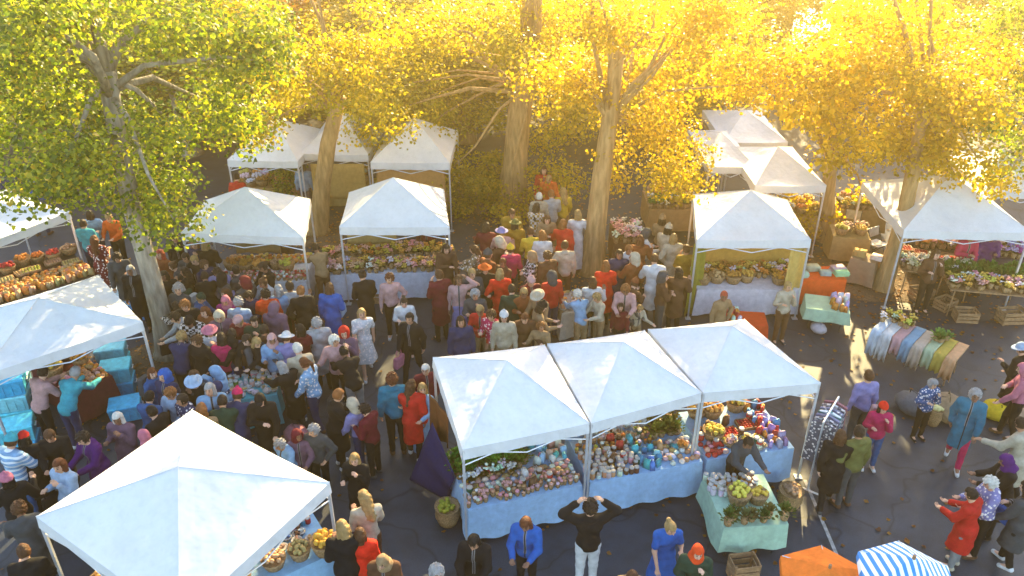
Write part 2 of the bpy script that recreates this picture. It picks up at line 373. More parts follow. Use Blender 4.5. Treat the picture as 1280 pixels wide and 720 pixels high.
def item_lib():
    L = {}
    def add(k, cat, mats, fn, n=3):
        L[k] = (cat, [])
        for i in range(n):
            mb = MB(); fn(mb); L[k][1].append(mb.mesh(k, mats))
    def bloom(mb):
        mb.lathe([(.045, 0), (.06, .1)], 8, m=1)
        for _ in range(15):
            a = rng.uniform(0, 6.28); r = rng.uniform(.0, .085); z = .15 + rng.uniform(-.02, .07); x, y = r * math.cos(a), r * math.sin(a)
            mb.blob((x, y, z), (.026, .026, .017), 0, 6, .25)
        for _ in range(14):
            a = rng.uniform(0, 6.28); mb.leaf((0, 0, .09), (math.cos(a), math.sin(a), rng.uniform(.2, 1)), .14, .03, 2)
    add('potted_flowers', 'flowers', ['thing', 'wicker', M['leaf_dark']], bloom, 4)
    def herb(mb):
        mb.lathe([(.05, 0), (.065, .09)], 8, m=1)
        for _ in range(70):
            a = rng.uniform(0, 6.28); e = rng.uniform(.1, 1.5); d = Vector((math.cos(a) * math.cos(e), math.sin(a) * math.cos(e), math.sin(e)))
            mb.leaf(Vector((0, 0, .09)) + d * rng.uniform(.02, .12), d + Vector((rng.uniform(-.5, .5), rng.uniform(-.5, .5), .1)), .07, .022)
    add('herb_pot', 'plant', ['green', 'wicker'], herb, 4)
    def bowl(mb):
        mb.lathe([(.03, 0), (.065, .045), (.07, .055), (.062, .05)], 10, m=1)
        for _ in range(7):
            a = rng.uniform(0, 6.28); r = rng.uniform(0, .042); mb.blob((r * math.cos(a), r * math.sin(a), .062), .02, 0, 6, .2)
    add('bowl', 'bowl', ['thing', M['steel']], bowl, 3)
    def jar(mb): mb.lathe([(.038, 0), (.042, .01), (.042, .075), (.034, .09)], 10, m=0); mb.lathe([(.038, .09), (.038, .108), (.03, .11)], 10, m=1)
    add('jar', 'jar', ['thing', 'steel'], jar, 1)
    def pastry(mb): mb.blob((0, 0, .03), (.055, .045, .035), 0, 8, .12)
    add('bun', 'bun', ['thing'], pastry, 4)  # one blob shape reused for meringues, biscuits, apples, peaches, pastries and lemons
    def pack(mb): mb.box((0, 0, .06), (.11, .07, .12), taper=.8); mb.box((0, 0, .125), (.08, .02, .02))
    add('packet', 'packet', ['thing'], pack, 1)
    def fold(mb):
        for i in range(4): mb.box((rng.uniform(-.01, .01), rng.uniform(-.01, .01), .012 + i * .024), (.26, .2, .02), rng.uniform(-.06, .06))
    add('folded_cloth', 'cloth', ['drape'], fold, 2)
    def cup(mb): mb.lathe([(.026, 0), (.04, .07), (.036, .066)], 8, m=1); mb.blob((0, 0, .078), (.036, .036, .022), 0, 6, .15)
    add('cupcake', 'cake', ['thing', 'wicker'], cup, 2)
    def tray(mb):
        mb.box((0, 0, .012), (.34, .24, .02), m=1)
        for s in (-1, 1): mb.box((0, s * .12, .035), (.34, .012, .05), m=1); mb.box((s * .17, 0, .035), (.012, .24, .05), m=1)
        for i in range(6):
            for j in range(4): mb.blob((-.135 + i * .054, -.085 + j * .056, .045), (.027, .027, .024), 0, 6, .15)
    add('tray', 'tray', ['thing', 'wood'], tray, 2)
    def basket(mb):
        mb.lathe([(.12, 0), (.16, .12), (.17, .16), (.155, .15)], 14, m=1)
        for _ in range(22):
            a = rng.uniform(0, 6.28); r = rng.uniform(0, .13); mb.blob((r * math.cos(a), r * math.sin(a), .16 + rng.uniform(0, .04)), .036, 0, 6, .15)
    add('basket', 'basket', ['thing', 'wicker'], basket, 2)
    return L
IT = item_lib()
def seen(p, m=25):
    d = Vector(p) - Vector((0, 0, CAM_H)); f = d.y * _c - d.z * _s; u = d.y * _s + d.z * _c; return f > 0 and -m < 640 + FPX * d.x / f < 1280 + m and -m < 360 - FPX * u / f < 720 + m
def place_item(kind, p, rz, color, label, group, s=1.0, nm=''):  # nm: other goods name given to copies of the same mesh
    cat, ms = IT[kind]; cat = nm.replace('_', ' ') or cat; o = link(nm or kind, rng.choice(ms), None, p, rz, color); o.scale = (s, s, s * rng.uniform(.9, 1.2)); return tag(o, label, cat, group)
def goods(T, rows, where, x0=0, x1=1, y0=0.03, y1=.97, step=.098):
    """rows: list front to back of (kind, palette, label, dz) ; fills the strip x0..x1 of table T"""
    n = len(rows); ca, sa = math.cos(T['ang']), math.sin(T['ang'])
    for r, (kind, pal, lab) in enumerate(rows):
        kind, _, nm = kind.partition(':'); st = {'tray': .36, 'basket': .33, 'folded_cloth': .29, 'potted_flowers': .14, 'herb_pot': .145, 'bowl': .135, 'packet': .12}.get(kind, step)
        ly0 = T['d'] * (y0 + (y1 - y0) * r / n); ly1 = T['d'] * (y0 + (y1 - y0) * (r + 1) / n)
        ny = max(1, int((ly1 - ly0) / (st * .92))); nx = max(1, int(T['L'] * (x1 - x0) / st))
        for j in range(ny):
            for i in range(nx):
                if rng.random() < .06: continue
                x = -T['L'] / 2 + T['L'] * x0 + (i + .5 + rng.uniform(-.38, .38)) * T['L'] * (x1 - x0) / nx
                y = -T['d'] / 2 + ly0 + (j + .5 + rng.uniform(-.35, .35)) * (ly1 - ly0) / ny
                c = rng.choice(pal); c = tuple(max(0, v * rng.uniform(.8, 1.2)) for v in c)
                wx, wy = T['c'].x + ca * x - sa * y, T['c'].y + sa * x + ca * y
                if not seen((wx, wy, T['z'])): continue
                place_item(kind, (wx, wy, T['z']), rng.uniform(0, 6.28) if kind not in ('tray', 'folded_cloth') else T['ang'] + rng.uniform(-.15, .15), c,
                           lab + ' ' + where, lab + 's ' + where, rng.uniform(1.0, 1.3), nm)
WHT, PNK, TAN, ORG, RED, YEL, BLU, GRN, LIL, BRN, TRQ = (.72, .68, .64), (.68, .36, .33), (.5, .3, .15), (.62, .25, .05), (.5, .05, .04), (.65, .45, .08), (.10, .28, .5), (.12, .24, .04), (.42, .34, .6), (.14, .07, .035), (.08, .42, .48)
ZT = .78
LB = (.36, .56, .80)
T1 = table(W(586, 638, ZT), W(727, 606, ZT), 1.3, 'long table under the leftmost joined tent', 'light-blue cloth on the long table beneath the leftmost joined tent', LB)
goods(T1, [('cupcake', [WHT, PNK, TAN, PNK], 'small iced cake'), ('bun:meringue', [PNK, WHT, TAN, WHT, (.3,.16,.1)], 'small pale meringue')], 'on the leftmost blue-clothed table', 0, 1, .02, .46)
goods(T1, [('potted_flowers', [WHT, (.6, .65, .62)], 'pot of white flowers')], 'behind the iced cakes', 0, .5, .44, .56)
goods(T1, [('herb_pot', [(.16, .32, .04), (.10, .26, .04), (.24, .36, .05)], 'pot of leafy green herbs')], 'at the back of the leftmost blue-clothed table', 0, .66, .54, 1)
goods(T1, [('packet', [WHT, TRQ, LB, PNK], 'upright packet')], 'behind the small pale meringues', .68, 1, .5, .95)
T2 = table(W(738, 604, ZT), W(878, 577, ZT), 1.3, 'long table under the middle joined tent', 'light-blue cloth on the long table beneath the middle joined tent', LB)
goods(T2, [('jar', [WHT, PNK, TAN, BRN], 'squat jar')], 'on the middle blue-clothed table', 0, .45, .02, .5)
goods(T2, [('packet', [TRQ, BLU, (.3, .6, .7)], 'turquoise packet')], 'on the middle blue-clothed table', .46, .66, .02, .4)
goods(T2, [('bun:biscuit', [TAN, PNK, WHT], 'round tan biscuit')], 'beside the turquoise packets', .67, 1, .02, .5)
goods(T2, [('cupcake', [TAN, YEL, WHT, ORG], 'small frosted cake'), ('bowl', [YEL, TAN, WHT, BRN], 'steel bowl of nuts')], 'at the back of the middle blue-clothed table', 0, .7, .5, .97)
goods(T2, [('herb_pot', [(.2, .22, .04)], 'pot of yellowish herbs')], 'at the back of the middle blue-clothed table', .7, 1, .55, .95)
T3 = table(W(884, 575, ZT), W(992, 560, ZT), 1.35, 'long table under the rightmost joined tent', 'light-blue cloth on the long table beneath the rightmost joined tent', LB)
goods(T3, [('bun:apple', [RED, PNK, RED], 'shiny red apple')], 'at the front left of the third blue-clothed table', 0, .25, .02, .3)
goods(T3, [('bowl', [YEL, RED, WHT, TAN], 'steel bowl of sweets'), ('tray', [PNK, YEL, TAN, RED], 'wooden tray of sweets'), ('basket', [YEL, YEL, ORG], 'wicker basket of yellow fruit')], 'on the third blue-clothed table', .27, .72, .02, .97)
goods(T3, [('packet', [RED, BLU, LIL, ORG], 'mixed bright packet')], 'at the right of the third blue-clothed table', .74, .98, .05, .95)
goods(T3, [('basket', [YEL, TAN], 'wicker basket of golden rolls')], 'behind the shiny red apples', 0, .26, .34, .95)
def clutter(T, n, where):
    for k in range(n):
        kind, nm, lab, pal = rng.choice([('packet', 'carton', 'small paper carton', [WHT, TAN, RED, TRQ, BRN]), ('tray', 'display_tray', 'filled display tray', [TAN, YEL, RED, WHT]), ('jar', 'bottle', 'short dark bottle', [BRN, (.02, .1, .05), RED]), ('basket', 'small_basket', 'small heaped basket', [ORG, TAN, PNK, WHT]), ('folded_cloth', 'napkin_pile', 'pile of folded napkins', [WHT, PNK, TRQ])])
        x, y = rng.uniform(-.46, .46) * T['L'], rng.uniform(-.42, .42) * T['d']; ca, sa = math.cos(T['ang']), math.sin(T['ang']); q = (T['c'].x + ca * x - sa * y, T['c'].y + sa * x + ca * y, T['z'] + .012)
        place_item(kind, q, rng.uniform(0, 6.28), rng.choice(pal), lab + ' among the goods ' + where, lab + 's ' + where, {'basket': .6, 'tray': .62, 'folded_cloth': .6}.get(kind, 1.35), nm)
clutter(T1, 26, 'on the leftmost blue-clothed table'); clutter(T2, 24, 'on the middle blue-clothed table'); clutter(T3, 18, 'on the third blue-clothed table'); clutter(TJ0, 0, '') if 0 else None
# stalls of the second row
TC = table(W(272, 356, ZT), W(382, 352, ZT), 1.5, 'goods table under the tent right of the left tree', 'white cloth on the table right of the left tree', (.62, .66, .74))
goods(TC, [('cupcake', [WHT, PNK, RED], 'small red and white cake'), ('basket', [ORG, YEL, TAN], 'wicker basket of orange fruit'), ('bun:peach', [ORG, YEL, TAN, ORG], 'orange peach')], 'under the tent right of the left tree')
TD = table(W(398, 345, ZT), W(566, 340, ZT), 1.3, 'flower table under the tent with the light-blue banner', 'white cloth on the long flower table', (.62, .66, .76))
goods(TD, [('potted_flowers', [WHT, PNK, YEL, TAN], 'pot of cream flowers'), ('bun:pastry', [TAN, YEL, PNK], 'round golden pastry'), ('potted_flowers:blossom_pot', [YEL, PNK, ORG], 'pot of yellow flowers')], 'on the long flower table')
TE = table(W(872, 362, ZT), W(1000, 362, ZT), 1.6, 'goods table under the sun-washed tent', 'off-white cloth on the table under the sun-washed tent', (.66, .63, .68))
goods(TE, [('basket', [YEL, ORG, TAN], 'wicker basket of golden fruit'), ('potted_flowers', [YEL, ORG, WHT], 'pot of golden flowers'), ('bun:lemon', [YEL, TAN, WHT], 'golden lemon')], 'under the sun-washed tent')
a, b = W(-60, 400, ZT), W(118, 345, ZT)
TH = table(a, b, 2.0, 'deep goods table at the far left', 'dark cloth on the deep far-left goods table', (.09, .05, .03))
goods(TH, [('packet', [TAN, ORG, TAN], 'tan paper packet'), ('bun', [ORG, TAN, ORG], 'toasted orange bun'), ('tray', [ORG, TAN, YEL], 'wooden tray of orange pastries'), ('basket', [ORG, TAN, RED], 'wicker basket of red-gold fruit')], 'on the deep far-left table')
# turquoise cloth table in the crowd
TT = table(W(250, 507, ZT), W(346, 493, ZT), .75, 'table in the middle of the left crowd', 'turquoise cloth on the table amid the left crowd', (.10, .47, .52), fold=.04)
goods(TT, [('bowl', [WHT, TRQ, TAN], 'bowl of trinkets'), ('jar', [WHT, TRQ, GRN, PNK, YEL], 'small coloured jar')], 'on the turquoise cloth', .0, 1)
# near left under the corner-on tent
TB = table(W(300, 745, ZT), W(420, 690, ZT), 1.1, 'table under the large corner-on tent', 'sky-blue cloth on the table under the large corner-on tent', (.30, .52, .74), fold=.04)
goods(TB, [('basket', [YEL, TAN, WHT], 'wicker basket of pale rolls'), ('bowl:shell_bowl', [WHT, BRN, BLU, TAN], 'dark bowl of shells'), ('jar:tin', [BLU, WHT, BRN, RED], 'small enamel tin')], 'under the large corner-on tent', 0, .97)
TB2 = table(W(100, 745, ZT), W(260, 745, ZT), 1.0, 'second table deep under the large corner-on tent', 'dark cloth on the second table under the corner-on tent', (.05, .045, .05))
goods(TB2, [('basket', [YEL, RED, TAN], 'wicker basket of yellow flowers'), ('bun', [YEL, WHT, BRN], 'small yellow bun')], 'deep under the corner-on tent')
# goods beneath the left-edge tent
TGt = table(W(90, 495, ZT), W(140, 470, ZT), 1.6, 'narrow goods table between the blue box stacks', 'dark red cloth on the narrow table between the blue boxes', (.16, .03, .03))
goods(TGt, [('bun', [ORG, PNK, TAN], 'orange-pink bun'), ('basket', [ORG, YEL, PNK], 'wicker basket of peaches')], 'between the blue box stacks')
# green cloth table in front of the stalls
TJ = table(W(905, 660, .72), W(985, 655, .72), 1.15, 'low display table in front of the third blue cloth', 'pale green cloth on the low display table', (.42, .62, .47), z=.72, drop=.5, fold=.04)
goods(TJ, [('herb_pot', [(.10, .15, .03), (.2, .2, .05)], 'dark leafy pot')], 'at the front of the pale green cloth', 0, 1, 0, .2)
goods(TJ, [('basket', [WHT, TAN, YEL], 'basket of small garlands')], 'on the pale green cloth', .1, 1, .3, .6)
goods(TJ, [('jar', [BRN, WHT, ORG, WHT], 'small dark jar')], 'on the pale green cloth', 0, .8, .6, 1)
# centre tables
TK = table(W(768, 305, ZT), W(806, 305, ZT), 1.2, 'small table behind the second centre trunk', 'brown cloth on the small table behind the second centre trunk', (.16, .07, .035))
goods(TK, [('potted_flowers', [WHT, PNK], 'pot of pinkish flowers')], 'on the brown cloth')
TL = table(W(703, 392, .7), W(742, 388, .7), .9, 'low table with cream cloth in front of the second centre trunk', 'cream cloth on the low table in front of the second centre trunk', (.66, .6, .5), z=.7)
goods(TL, [('bowl', [YEL, TAN, WHT], 'bowl of yellow snacks')], 'on the cream cloth')
TM = table(W(812, 262, ZT), W(872, 262, ZT), 1.4, 'far table left of the sun-washed tent', 'tan cloth on the far table left of the sun-washed tent', (.4, .25, .12))
goods(TM, [('potted_flowers:flower_pot', [YEL, WHT, GRN], 'pot of mixed flowers'), ('basket', [YEL, ORG], 'basket of oranges')], 'on the far tan cloth')
# right stalls
TF = table(W(1128, 338, ZT), W(1222, 346, ZT), 1.3, 'bare wooden table with flowers at the right stall')
goods(TF, [('potted_flowers:blossom_pot', [WHT, (.6, .6, .4)], 'pot of creamy white flowers')], 'on the bare wooden table at the right', 0, 1, 0, .45)
goods(TF, [('tray', [TAN, RED], 'wooden tray of brown goods')], 'on the bare wooden table at the right', 0, 1, .5, 1)
TF2 = table(W(1188, 362, ZT), W(1300, 372, ZT), 1.2, 'bare wooden table with yellow flowers at the right edge')
goods(TF2, [('potted_flowers:blossom_pot', [YEL, WHT, PNK], 'pot of yellowish flowers'), ('herb_pot', [(.08, .2, .03)], 'pot of bright greens')], 'on the right-edge wooden table')
TN = table(W(1000, 350, ZT), W(1058, 350, ZT), .7, 'table behind the vivid orange cloth', 'vivid orange-red cloth right of the sun-washed stall', (.75, .11, .02))
goods(TN, [('folded_cloth', [(.45, .6, .4), (.5, .5, .4)], 'folded pale green cloth')], 'on the orange-red cloth')
TO = table(W(1008, 385, .6), W(1062, 392, .6), .7, 'low table holding rolled cloths by the orange one', 'mint cloth on the low table beside the orange one', (.45, .62, .42), z=.6, drop=.3)
goods(TO, [('packet', [ORG, WHT, LIL], 'small orange and white packet')], 'on the mint cloth', .6, 1)
TQ = table(W(965, 270, ZT), W(1030, 270, ZT), 1.2, 'far table below the glaring tent', 'golden cloth on the far table below the glaring tent', (.5, .32, .1))
goods(TQ, [('basket', [WHT, YEL, ORG], 'basket of pale blooms')], 'on the golden far cloth')
for k, (x0, x1, y, col, lb) in enumerate([(290, 368, 236, (.5, .3, .12), 'left back-row'), (386, 456, 232, (.5, .36, .14), 'ochre back-row'), (466, 560, 238, (.5, .3, .14), 'third back-row')]):
    t_ = table(W(x0, y, ZT), W(x1, y, ZT), 1.2, 'table inside the %s stall' % lb, 'ochre cloth on the %s table' % lb, col)
    goods(t_, [('basket', [ORG, YEL, WHT], 'basket of orange goods')], 'in the %s stall' % lb)

# blue storage boxes
def storage_box(p, rz, size, color, label):
    root = empty('storage_box', p, rz); tag(root, label, 'box', 'blue storage boxes at the left edge')
    sx, sy, sz = size
    mb = MB(); mb.box((0, 0, sz / 2), (sx * .9, sy * .9, sz - .03), taper=1.08)
    for i in range(4): mb.box((-sx * .36 + i * sx * .24, -sy * .47, sz * .5), (.02, .02, sz * .75))
    o = mb.build('body', 'thing', root, color=color); md = o.modifiers.new('b', 'BEVEL'); md.width = .012; md.segments = 2
    mb = MB(); mb.box((0, 0, sz - .01), (sx, sy, .035), taper=.96); o = mb.build('lid', 'thing', root, color=tuple(min(1, v * 1.3) for v in color)); md = o.modifiers.new('b', 'BEVEL'); md.width = .012; md.segments = 2
    for s in (-1, 1): mb = MB(); mb.tube([(s * sx * .5, -.07, sz * .7), (s * sx * .54, -.06, sz * .68), (s * sx * .54, .06, sz * .68), (s * sx * .5, .07, sz * .7)], .01, 6); mb.build('handle', 'thing', root, color=(.7, .75, .8))
BX = [(.03, .38, .62), (.10, .55, .66), (.22, .62, .72), (.05, .42, .70)]
for st, (px, py, n, nm) in enumerate([(32, 545, 2, 'left'), (28, 505, 3, 'left'), (20, 468, 2, 'left'), (160, 500, 1, 'right'), (153, 470, 2, 'right'), (147, 445, 2, 'right')]):
    p = W(px, py + 20, 0)
    for i in range(n):
        storage_box((p.x, p.y, i * .36), .35 + rng.uniform(-.1, .1), (.62, .5, .36), BX[(st + i) % 4],
            '%s blue box, %s of the %s stack in the %s box row' % (['bright', 'pale', 'light', 'deep'][(st + i) % 4], ['bottom', 'second', 'third'][i] if n > 1 else 'only', ['front', 'middle', 'back'][st % 3], nm))
# chest freezer box with a red mark, light-blue cartons near left tree
def simple_box(name, cat, p, rz, size, color, label, mat='thing', group=None, lid=True):
    mb = MB(); sx, sy, sz = size; mb.box((0, 0, sz / 2), size, taper=1.04)
    if lid: mb.box((0, 0, sz + .004), (sx * 1.03, sy * .5, .015), m=0)
    o = mb.build(name, mat, None, p, rz, color); md = o.modifiers.new('b', 'BEVEL'); md.width = .01; return tag(o, label, cat, group)
for i, (px, py, c, lb) in enumerate([(160, 375, (.62, .7, .78), 'white carton left of the leaning left trunk'), (160, 395, (.45, .6, .75), 'pale blue carton in front of the white one left of the trunk'), (180, 395, (.1, .3, .6), 'deep blue carton touching the left trunk')]):
    simple_box('carton', 'carton', W(px, py, 0), .2, (.55, .42, .45), c, lb)
for i, (px, py) in enumerate([(70, 352), (88, 347), (106, 341)]):
    p = W(px, py, ZT); p.z = 0
    simple_box('counter_bin', 'bin', W(px, py + 22, 0), .3, (.42, .36, .55), (.55, .48, .42), ['beige bin, leftmost of three', 'beige bin, middle of three', 'beige bin, rightmost of three'][i] + ' in front of the far-left golden stall', group='beige bins')
# hanging banners and standing panels
def sheet(name, cat, pts, color, label, mat='drape', thick=.012, folds=.03):
    """a hanging cloth: pts = top left, top right, bottom right, bottom left"""
    a, b, c_, d_ = [Vector(p) for p in pts]; nx, nz = 16, 8; mb = MB(); V = []; nrm = (b - a).cross(a - d_).normalized()
    o_ = (a + b + c_ + d_) / 4; o_.z = min(c_.z, d_.z)
    for j in range(nz + 1):
        for i in range(nx + 1):
            u, v = i / nx, j / nz; p = (a * (1 - u) + b * u) * (1 - v) + (d_ * (1 - u) + c_ * u) * v
            V.append(p + nrm * folds * (.3 + v) * math.sin(u * 13 + v * 1.5) - o_)
    F = [(j * (nx + 1) + i, (j + 1) * (nx + 1) + i, (j + 1) * (nx + 1) + i + 1, j * (nx + 1) + i + 1) for j in range(nz) for i in range(nx)]
    mb.add(V, F); o = mb.build(name, mat, None, o_, None, color, smooth=True); md = o.modifiers.new('s', 'SOLIDIFY'); md.thickness = thick; return tag(o, label, cat)
p0, p1 = W(549, 470, 2.0), W(572, 548, 2.0); q0, q1 = W(508, 612, 0.02), W(566, 640, .02)
q0 = Vector((p0.x - .15, p0.y - .35, .03)); q1 = Vector((p1.x - .1, p1.y - .1, .03))
sheet('side_curtain', 'curtain', [W(512, 600, .05) + Vector((0, 0, .0)), W(540, 528, 1.35), W(568, 590, 1.1), W(560, 625, .04)], (.02, .02, .09), 'navy and purple cloth hanging beside the leftmost joined tent')
sheet('side_curtain', 'curtain', [W(536, 492, 1.7), W(560, 520, 1.8), W(562, 560, 1.0), W(540, 540, .8)], (.16, .06, .02), 'rust-brown cloth hanging above the navy one')
sheet('banner', 'banner', [W(417, 338, .82), W(458, 337, .82), W(458, 372, .02), W(417, 372, .02)], (.05, .38, .62), 'light-blue banner hanging at the left of the long flower table', folds=.012)
for (fl, fr, zt, zb, c, lb) in [((430, 262), (493, 262), 1.9, .9, (.42, .31, .12), 'ochre back cloth in the flower tent'), ((288, 272), (345, 272), 1.9, .9, (.3, .22, .1), 'brown back cloth in the tent right of the left tree'),
        ((876, 285), (1000, 285), 1.9, .85, (.5, .32, .08), 'golden back cloth in the sun-washed tent'), ((388, 205), (455, 205), 1.9, .8, (.45, .3, .1), 'ochre front cloth of the second back-row stall'), ((470, 212), (556, 212), 1.9, .8, (.42, .22, .08), 'rust front cloth of the third back-row stall')]:
    a, b = W(*fl, zt), W(*fr, zt); sheet('back_cloth', 'cloth', [a, b, Vector((b.x, b.y, zb)), Vector((a.x, a.y, zb))], c, lb)
# cloth display on the right
dirv = (W(1205, 455, .75) - W(1088, 402, .75)); n_ = 8
TR = table(W(1090, 412, .72), W(1196, 452, .72), .8, 'long trestle table of draped cloths in the sunny street', z=.72)
cols = [((.58, .66, .74), 'pale blue'), ((.68, .67, .66), 'white'), ((.55, .32, .32), 'pink'), ((.22, .36, .48), 'steel blue'), ((.56, .44, .34), 'tan'), ((.42, .5, .32), 'sage green'), ((.52, .38, .08), 'mustard'), ((.68, .38, .2), 'orange')]
for i, (c, nm) in enumerate(cols):
    L = TR['L'] / n_ * .96; x = -TR['L'] / 2 + (i + .5) * TR['L'] / n_; mb = MB(); V = []; hy = TR['d'] / 2 + .02; dr = rng.uniform(.34, .66)
    prof = [(hy * .9, 0)] + [(hy - t * 2 * hy, .012 * math.sin(t * 9)) for t in (.25, .5, .75)] + [(-hy, 0), (-hy - .03, -.1), (-hy - .06, -dr * .55), (-hy - .10, -dr)]
    for j, (y, z) in enumerate(prof):
        for k in range(7):
            u = k / 6 - .5; V.append((x + u * L * (1 + .12 * (j > 4)), y - .05 * (j > 4) * (.4 + j * .12) * math.sin(k * 2.1 + i * 2), z + .014 + .006 * i % .01))
    F = [(j * 7 + k, j * 7 + k + 1, (j + 1) * 7 + k + 1, (j + 1) * 7 + k) for j in range(len(prof) - 1) for k in range(6)]
    V = [(p[0] - x, p[1], p[2]) for p in V]; mb.add(V, F)
    ca, sa = math.cos(TR['ang']), math.sin(TR['ang'])
    o = mb.build('draped_cloth', 'drape', None, (TR['c'].x + ca * x, TR['c'].y + sa * x, TR['z']), TR['ang'], c, smooth=True)
    md = o.modifiers.new('s', 'SOLIDIFY'); md.thickness = .008; tag(o, '%s cloth draped over the trestle table in the sunny street' % nm, 'cloth', 'cloths draped over the sunny trestle table')
goods(TR, [('potted_flowers', [WHT, WHT, YEL], 'pot of white blossom')], 'on the cloth-draped trestle table', 0, .35, .55, 1)
goods(TR, [('herb_pot', [(.2, .3, .06)], 'small green pot')], 'on the cloth-draped trestle table', .6, .8, .5, .9)
# sacks and bags on the ground
def sack(px, py, r, color, label, cat='bag', flat=.6):
    p = W(px, py, 0); mb = MB(); mb.blob((0, 0, r * flat * .9), (r, r * .8, r * flat), 0, 14, .06)
    o = mb.build('cloth_bag', 'cloth', None, p, rng.uniform(0, 3), color, smooth=True)
    hb = MB(); pts = [(-r * .4, 0, r * flat * 1.55), (-r * .3, .02, r * flat * 2.2), (r * .3, .02, r * flat * 2.2), (r * .4, 0, r * flat * 1.55)]; hb.tube(pts, .012, 6); hb.build('handle', 'cloth', o, color=tuple(v * .6 for v in color)); return tag(o, label, cat)
sack(1138, 515, .38, (.10, .11, .13), 'slumped dark grey bag on the street near the patterned stroller')
sack(1180, 520, .42, (.28, .2, .12), 'tan sack on the street between the grey and yellow bags')
sack(1245, 522, .34, (.70, .48, .03), 'bright yellow bag on the street by the teal-jacketed walker')
sack(1268, 528, .3, (.3, .2, .13), 'brown sack right of the bright yellow bag')
sack(712, 400, .42, (.7, .22, .03), 'bright orange bundle on the ground by the cream-clothed table')
TS = table(W(896, 404, .62), W(960, 408, .62), .6, 'low table before the off-white cloth', 'bright red-orange cloth on the low table before the off-white one', (.62, .07, .02), z=.62, drop=.55, fold=.05)
goods(TS, [('packet', [ORG, WHT, RED], 'small orange packet')], 'on the bright red-orange cloth', 0, .5)
sack(912, 652, .3, (.28, .26, .25), 'crumpled grey bag leaning on the pale green table')
sack(372, 552, .3, (.5, .2, .22), 'pink bag on the ground behind the corner-on tent')
sack(1022, 415, .22, (.45, .4, .42), 'pale patterned bag below the orange cloth table')
def crate(px, py, rz, size, label, tilt=0, fill=None):
    root = empty('slatted_crate', W(px, py, 0), rz); tag(root, label, 'crate'); root.rotation_euler = (tilt, 0, rz); sx, sy, sz = size
    mb = MB()
    for s in (-1, 1):
        for k in range(3): z = sz * (.17 + .33 * k); mb.box((0, s * sy / 2, z), (sx, .014, sz * .24)); mb.box((s * sx / 2, 0, z), (.014, sy - .02, sz * .24))
    mb.build('slats', 'wood', root); mb = MB(); mb.box((0, 0, .012), (sx - .03, sy - .03, .02)); mb.build('bottom', 'wood', root)
    for a_ in (-1, 1):
        for b_ in (-1, 1): mb = MB(); mb.box((a_ * (sx / 2 - .02), b_ * (sy / 2 - .02), sz / 2), (.025, .025, sz)); mb.build('corner_post', 'wood', root)
crate(927, 722, .15, (.42, .3, .42), 'brown slatted crate standing below the pale green table')
crate(1262, 402, .1, (.6, .35, .35), 'reddish wooden crate under the right-edge table')
crate(478, 375, 0, (.7, .4, .3), 'reddish wooden crate under the long flower table')
def big_basket(px, py, label, col, r=.2):
    p = W(px, py, 0); mb = MB(); mb.lathe([(r * .8, 0), (r * 1.1, .18), (r, .34), (r * 1.12, .38), (r * .95, .35)], 16, m=0); o = mb.build('wicker_basket', 'wicker', None, p, smooth=True); tag(o, label, 'basket')
    mb = MB()
    for _ in range(26): a = rng.uniform(0, 6.28); q = rng.uniform(0, r * .8); mb.blob((q * math.cos(a), q * math.sin(a), .36 + rng.uniform(0, .05)), .045, 0, 6, .2)
    mb.build('fill', 'thing', o, color=col, smooth=True)
big_basket(985, 632, 'round wicker basket standing right of the low pale green table', (.4, .25, .15))
big_basket(560, 652, 'wicker basket of yellow greenery at the left end of the blue cloths', (.35, .35, .04), .2)
big_basket(1165, 530, 'small basket of white and yellow blooms on the street', (.7, .65, .3), .13)
# clothes rack
root = empty('clothes_rack', W(1018, 598, 0), .95); tag(root, 'metal clothes rack of patterned garments beside the rightmost joined tent', 'clothes rack')
mb = MB()
for s in (-.42, .42): mb.tube([(s, 0, .05), (s, 0, 1.6)], .018, 8); mb.tube([(s, -.25, .04), (s, .25, .04)], .018, 6)
mb.tube([(-.45, 0, 1.6), (.45, 0, 1.6)], .018, 8); mb.build('rail_frame', 'metal', root)
for i in range(7):
    x = -.36 + i * .115; mb = MB(); L = rng.uniform(.7, 1.0)
    V = [(x - .012, -.2, 1.5), (x - .012, 0, 1.56), (x - .012, .2, 1.5), (x - .03, -.24, 1.5 - L), (x - .02, 0, 1.5 - L), (x + .01, .24, 1.5 - L)]; V += [(p[0] + .05, p[1], p[2]) for p in V]
    mb.add(V, [(0, 1, 4, 3), (1, 2, 5, 4), (6, 9, 10, 7), (7, 10, 11, 8), (0, 6, 7, 1), (1, 7, 8, 2), (0, 3, 9, 6), (2, 8, 11, 5), (3, 4, 10, 9), (4, 5, 11, 10)])
    mb.build('hanging_garment', ['floral', 'check', 'cloth', 'stripe'][i % 4], root, color=rng.choice([(.3, .12, .14), (.12, .3, .26), (.5, .5, .52), (.1, .1, .13), (.45, .2, .22), (.2, .2, .3)]))
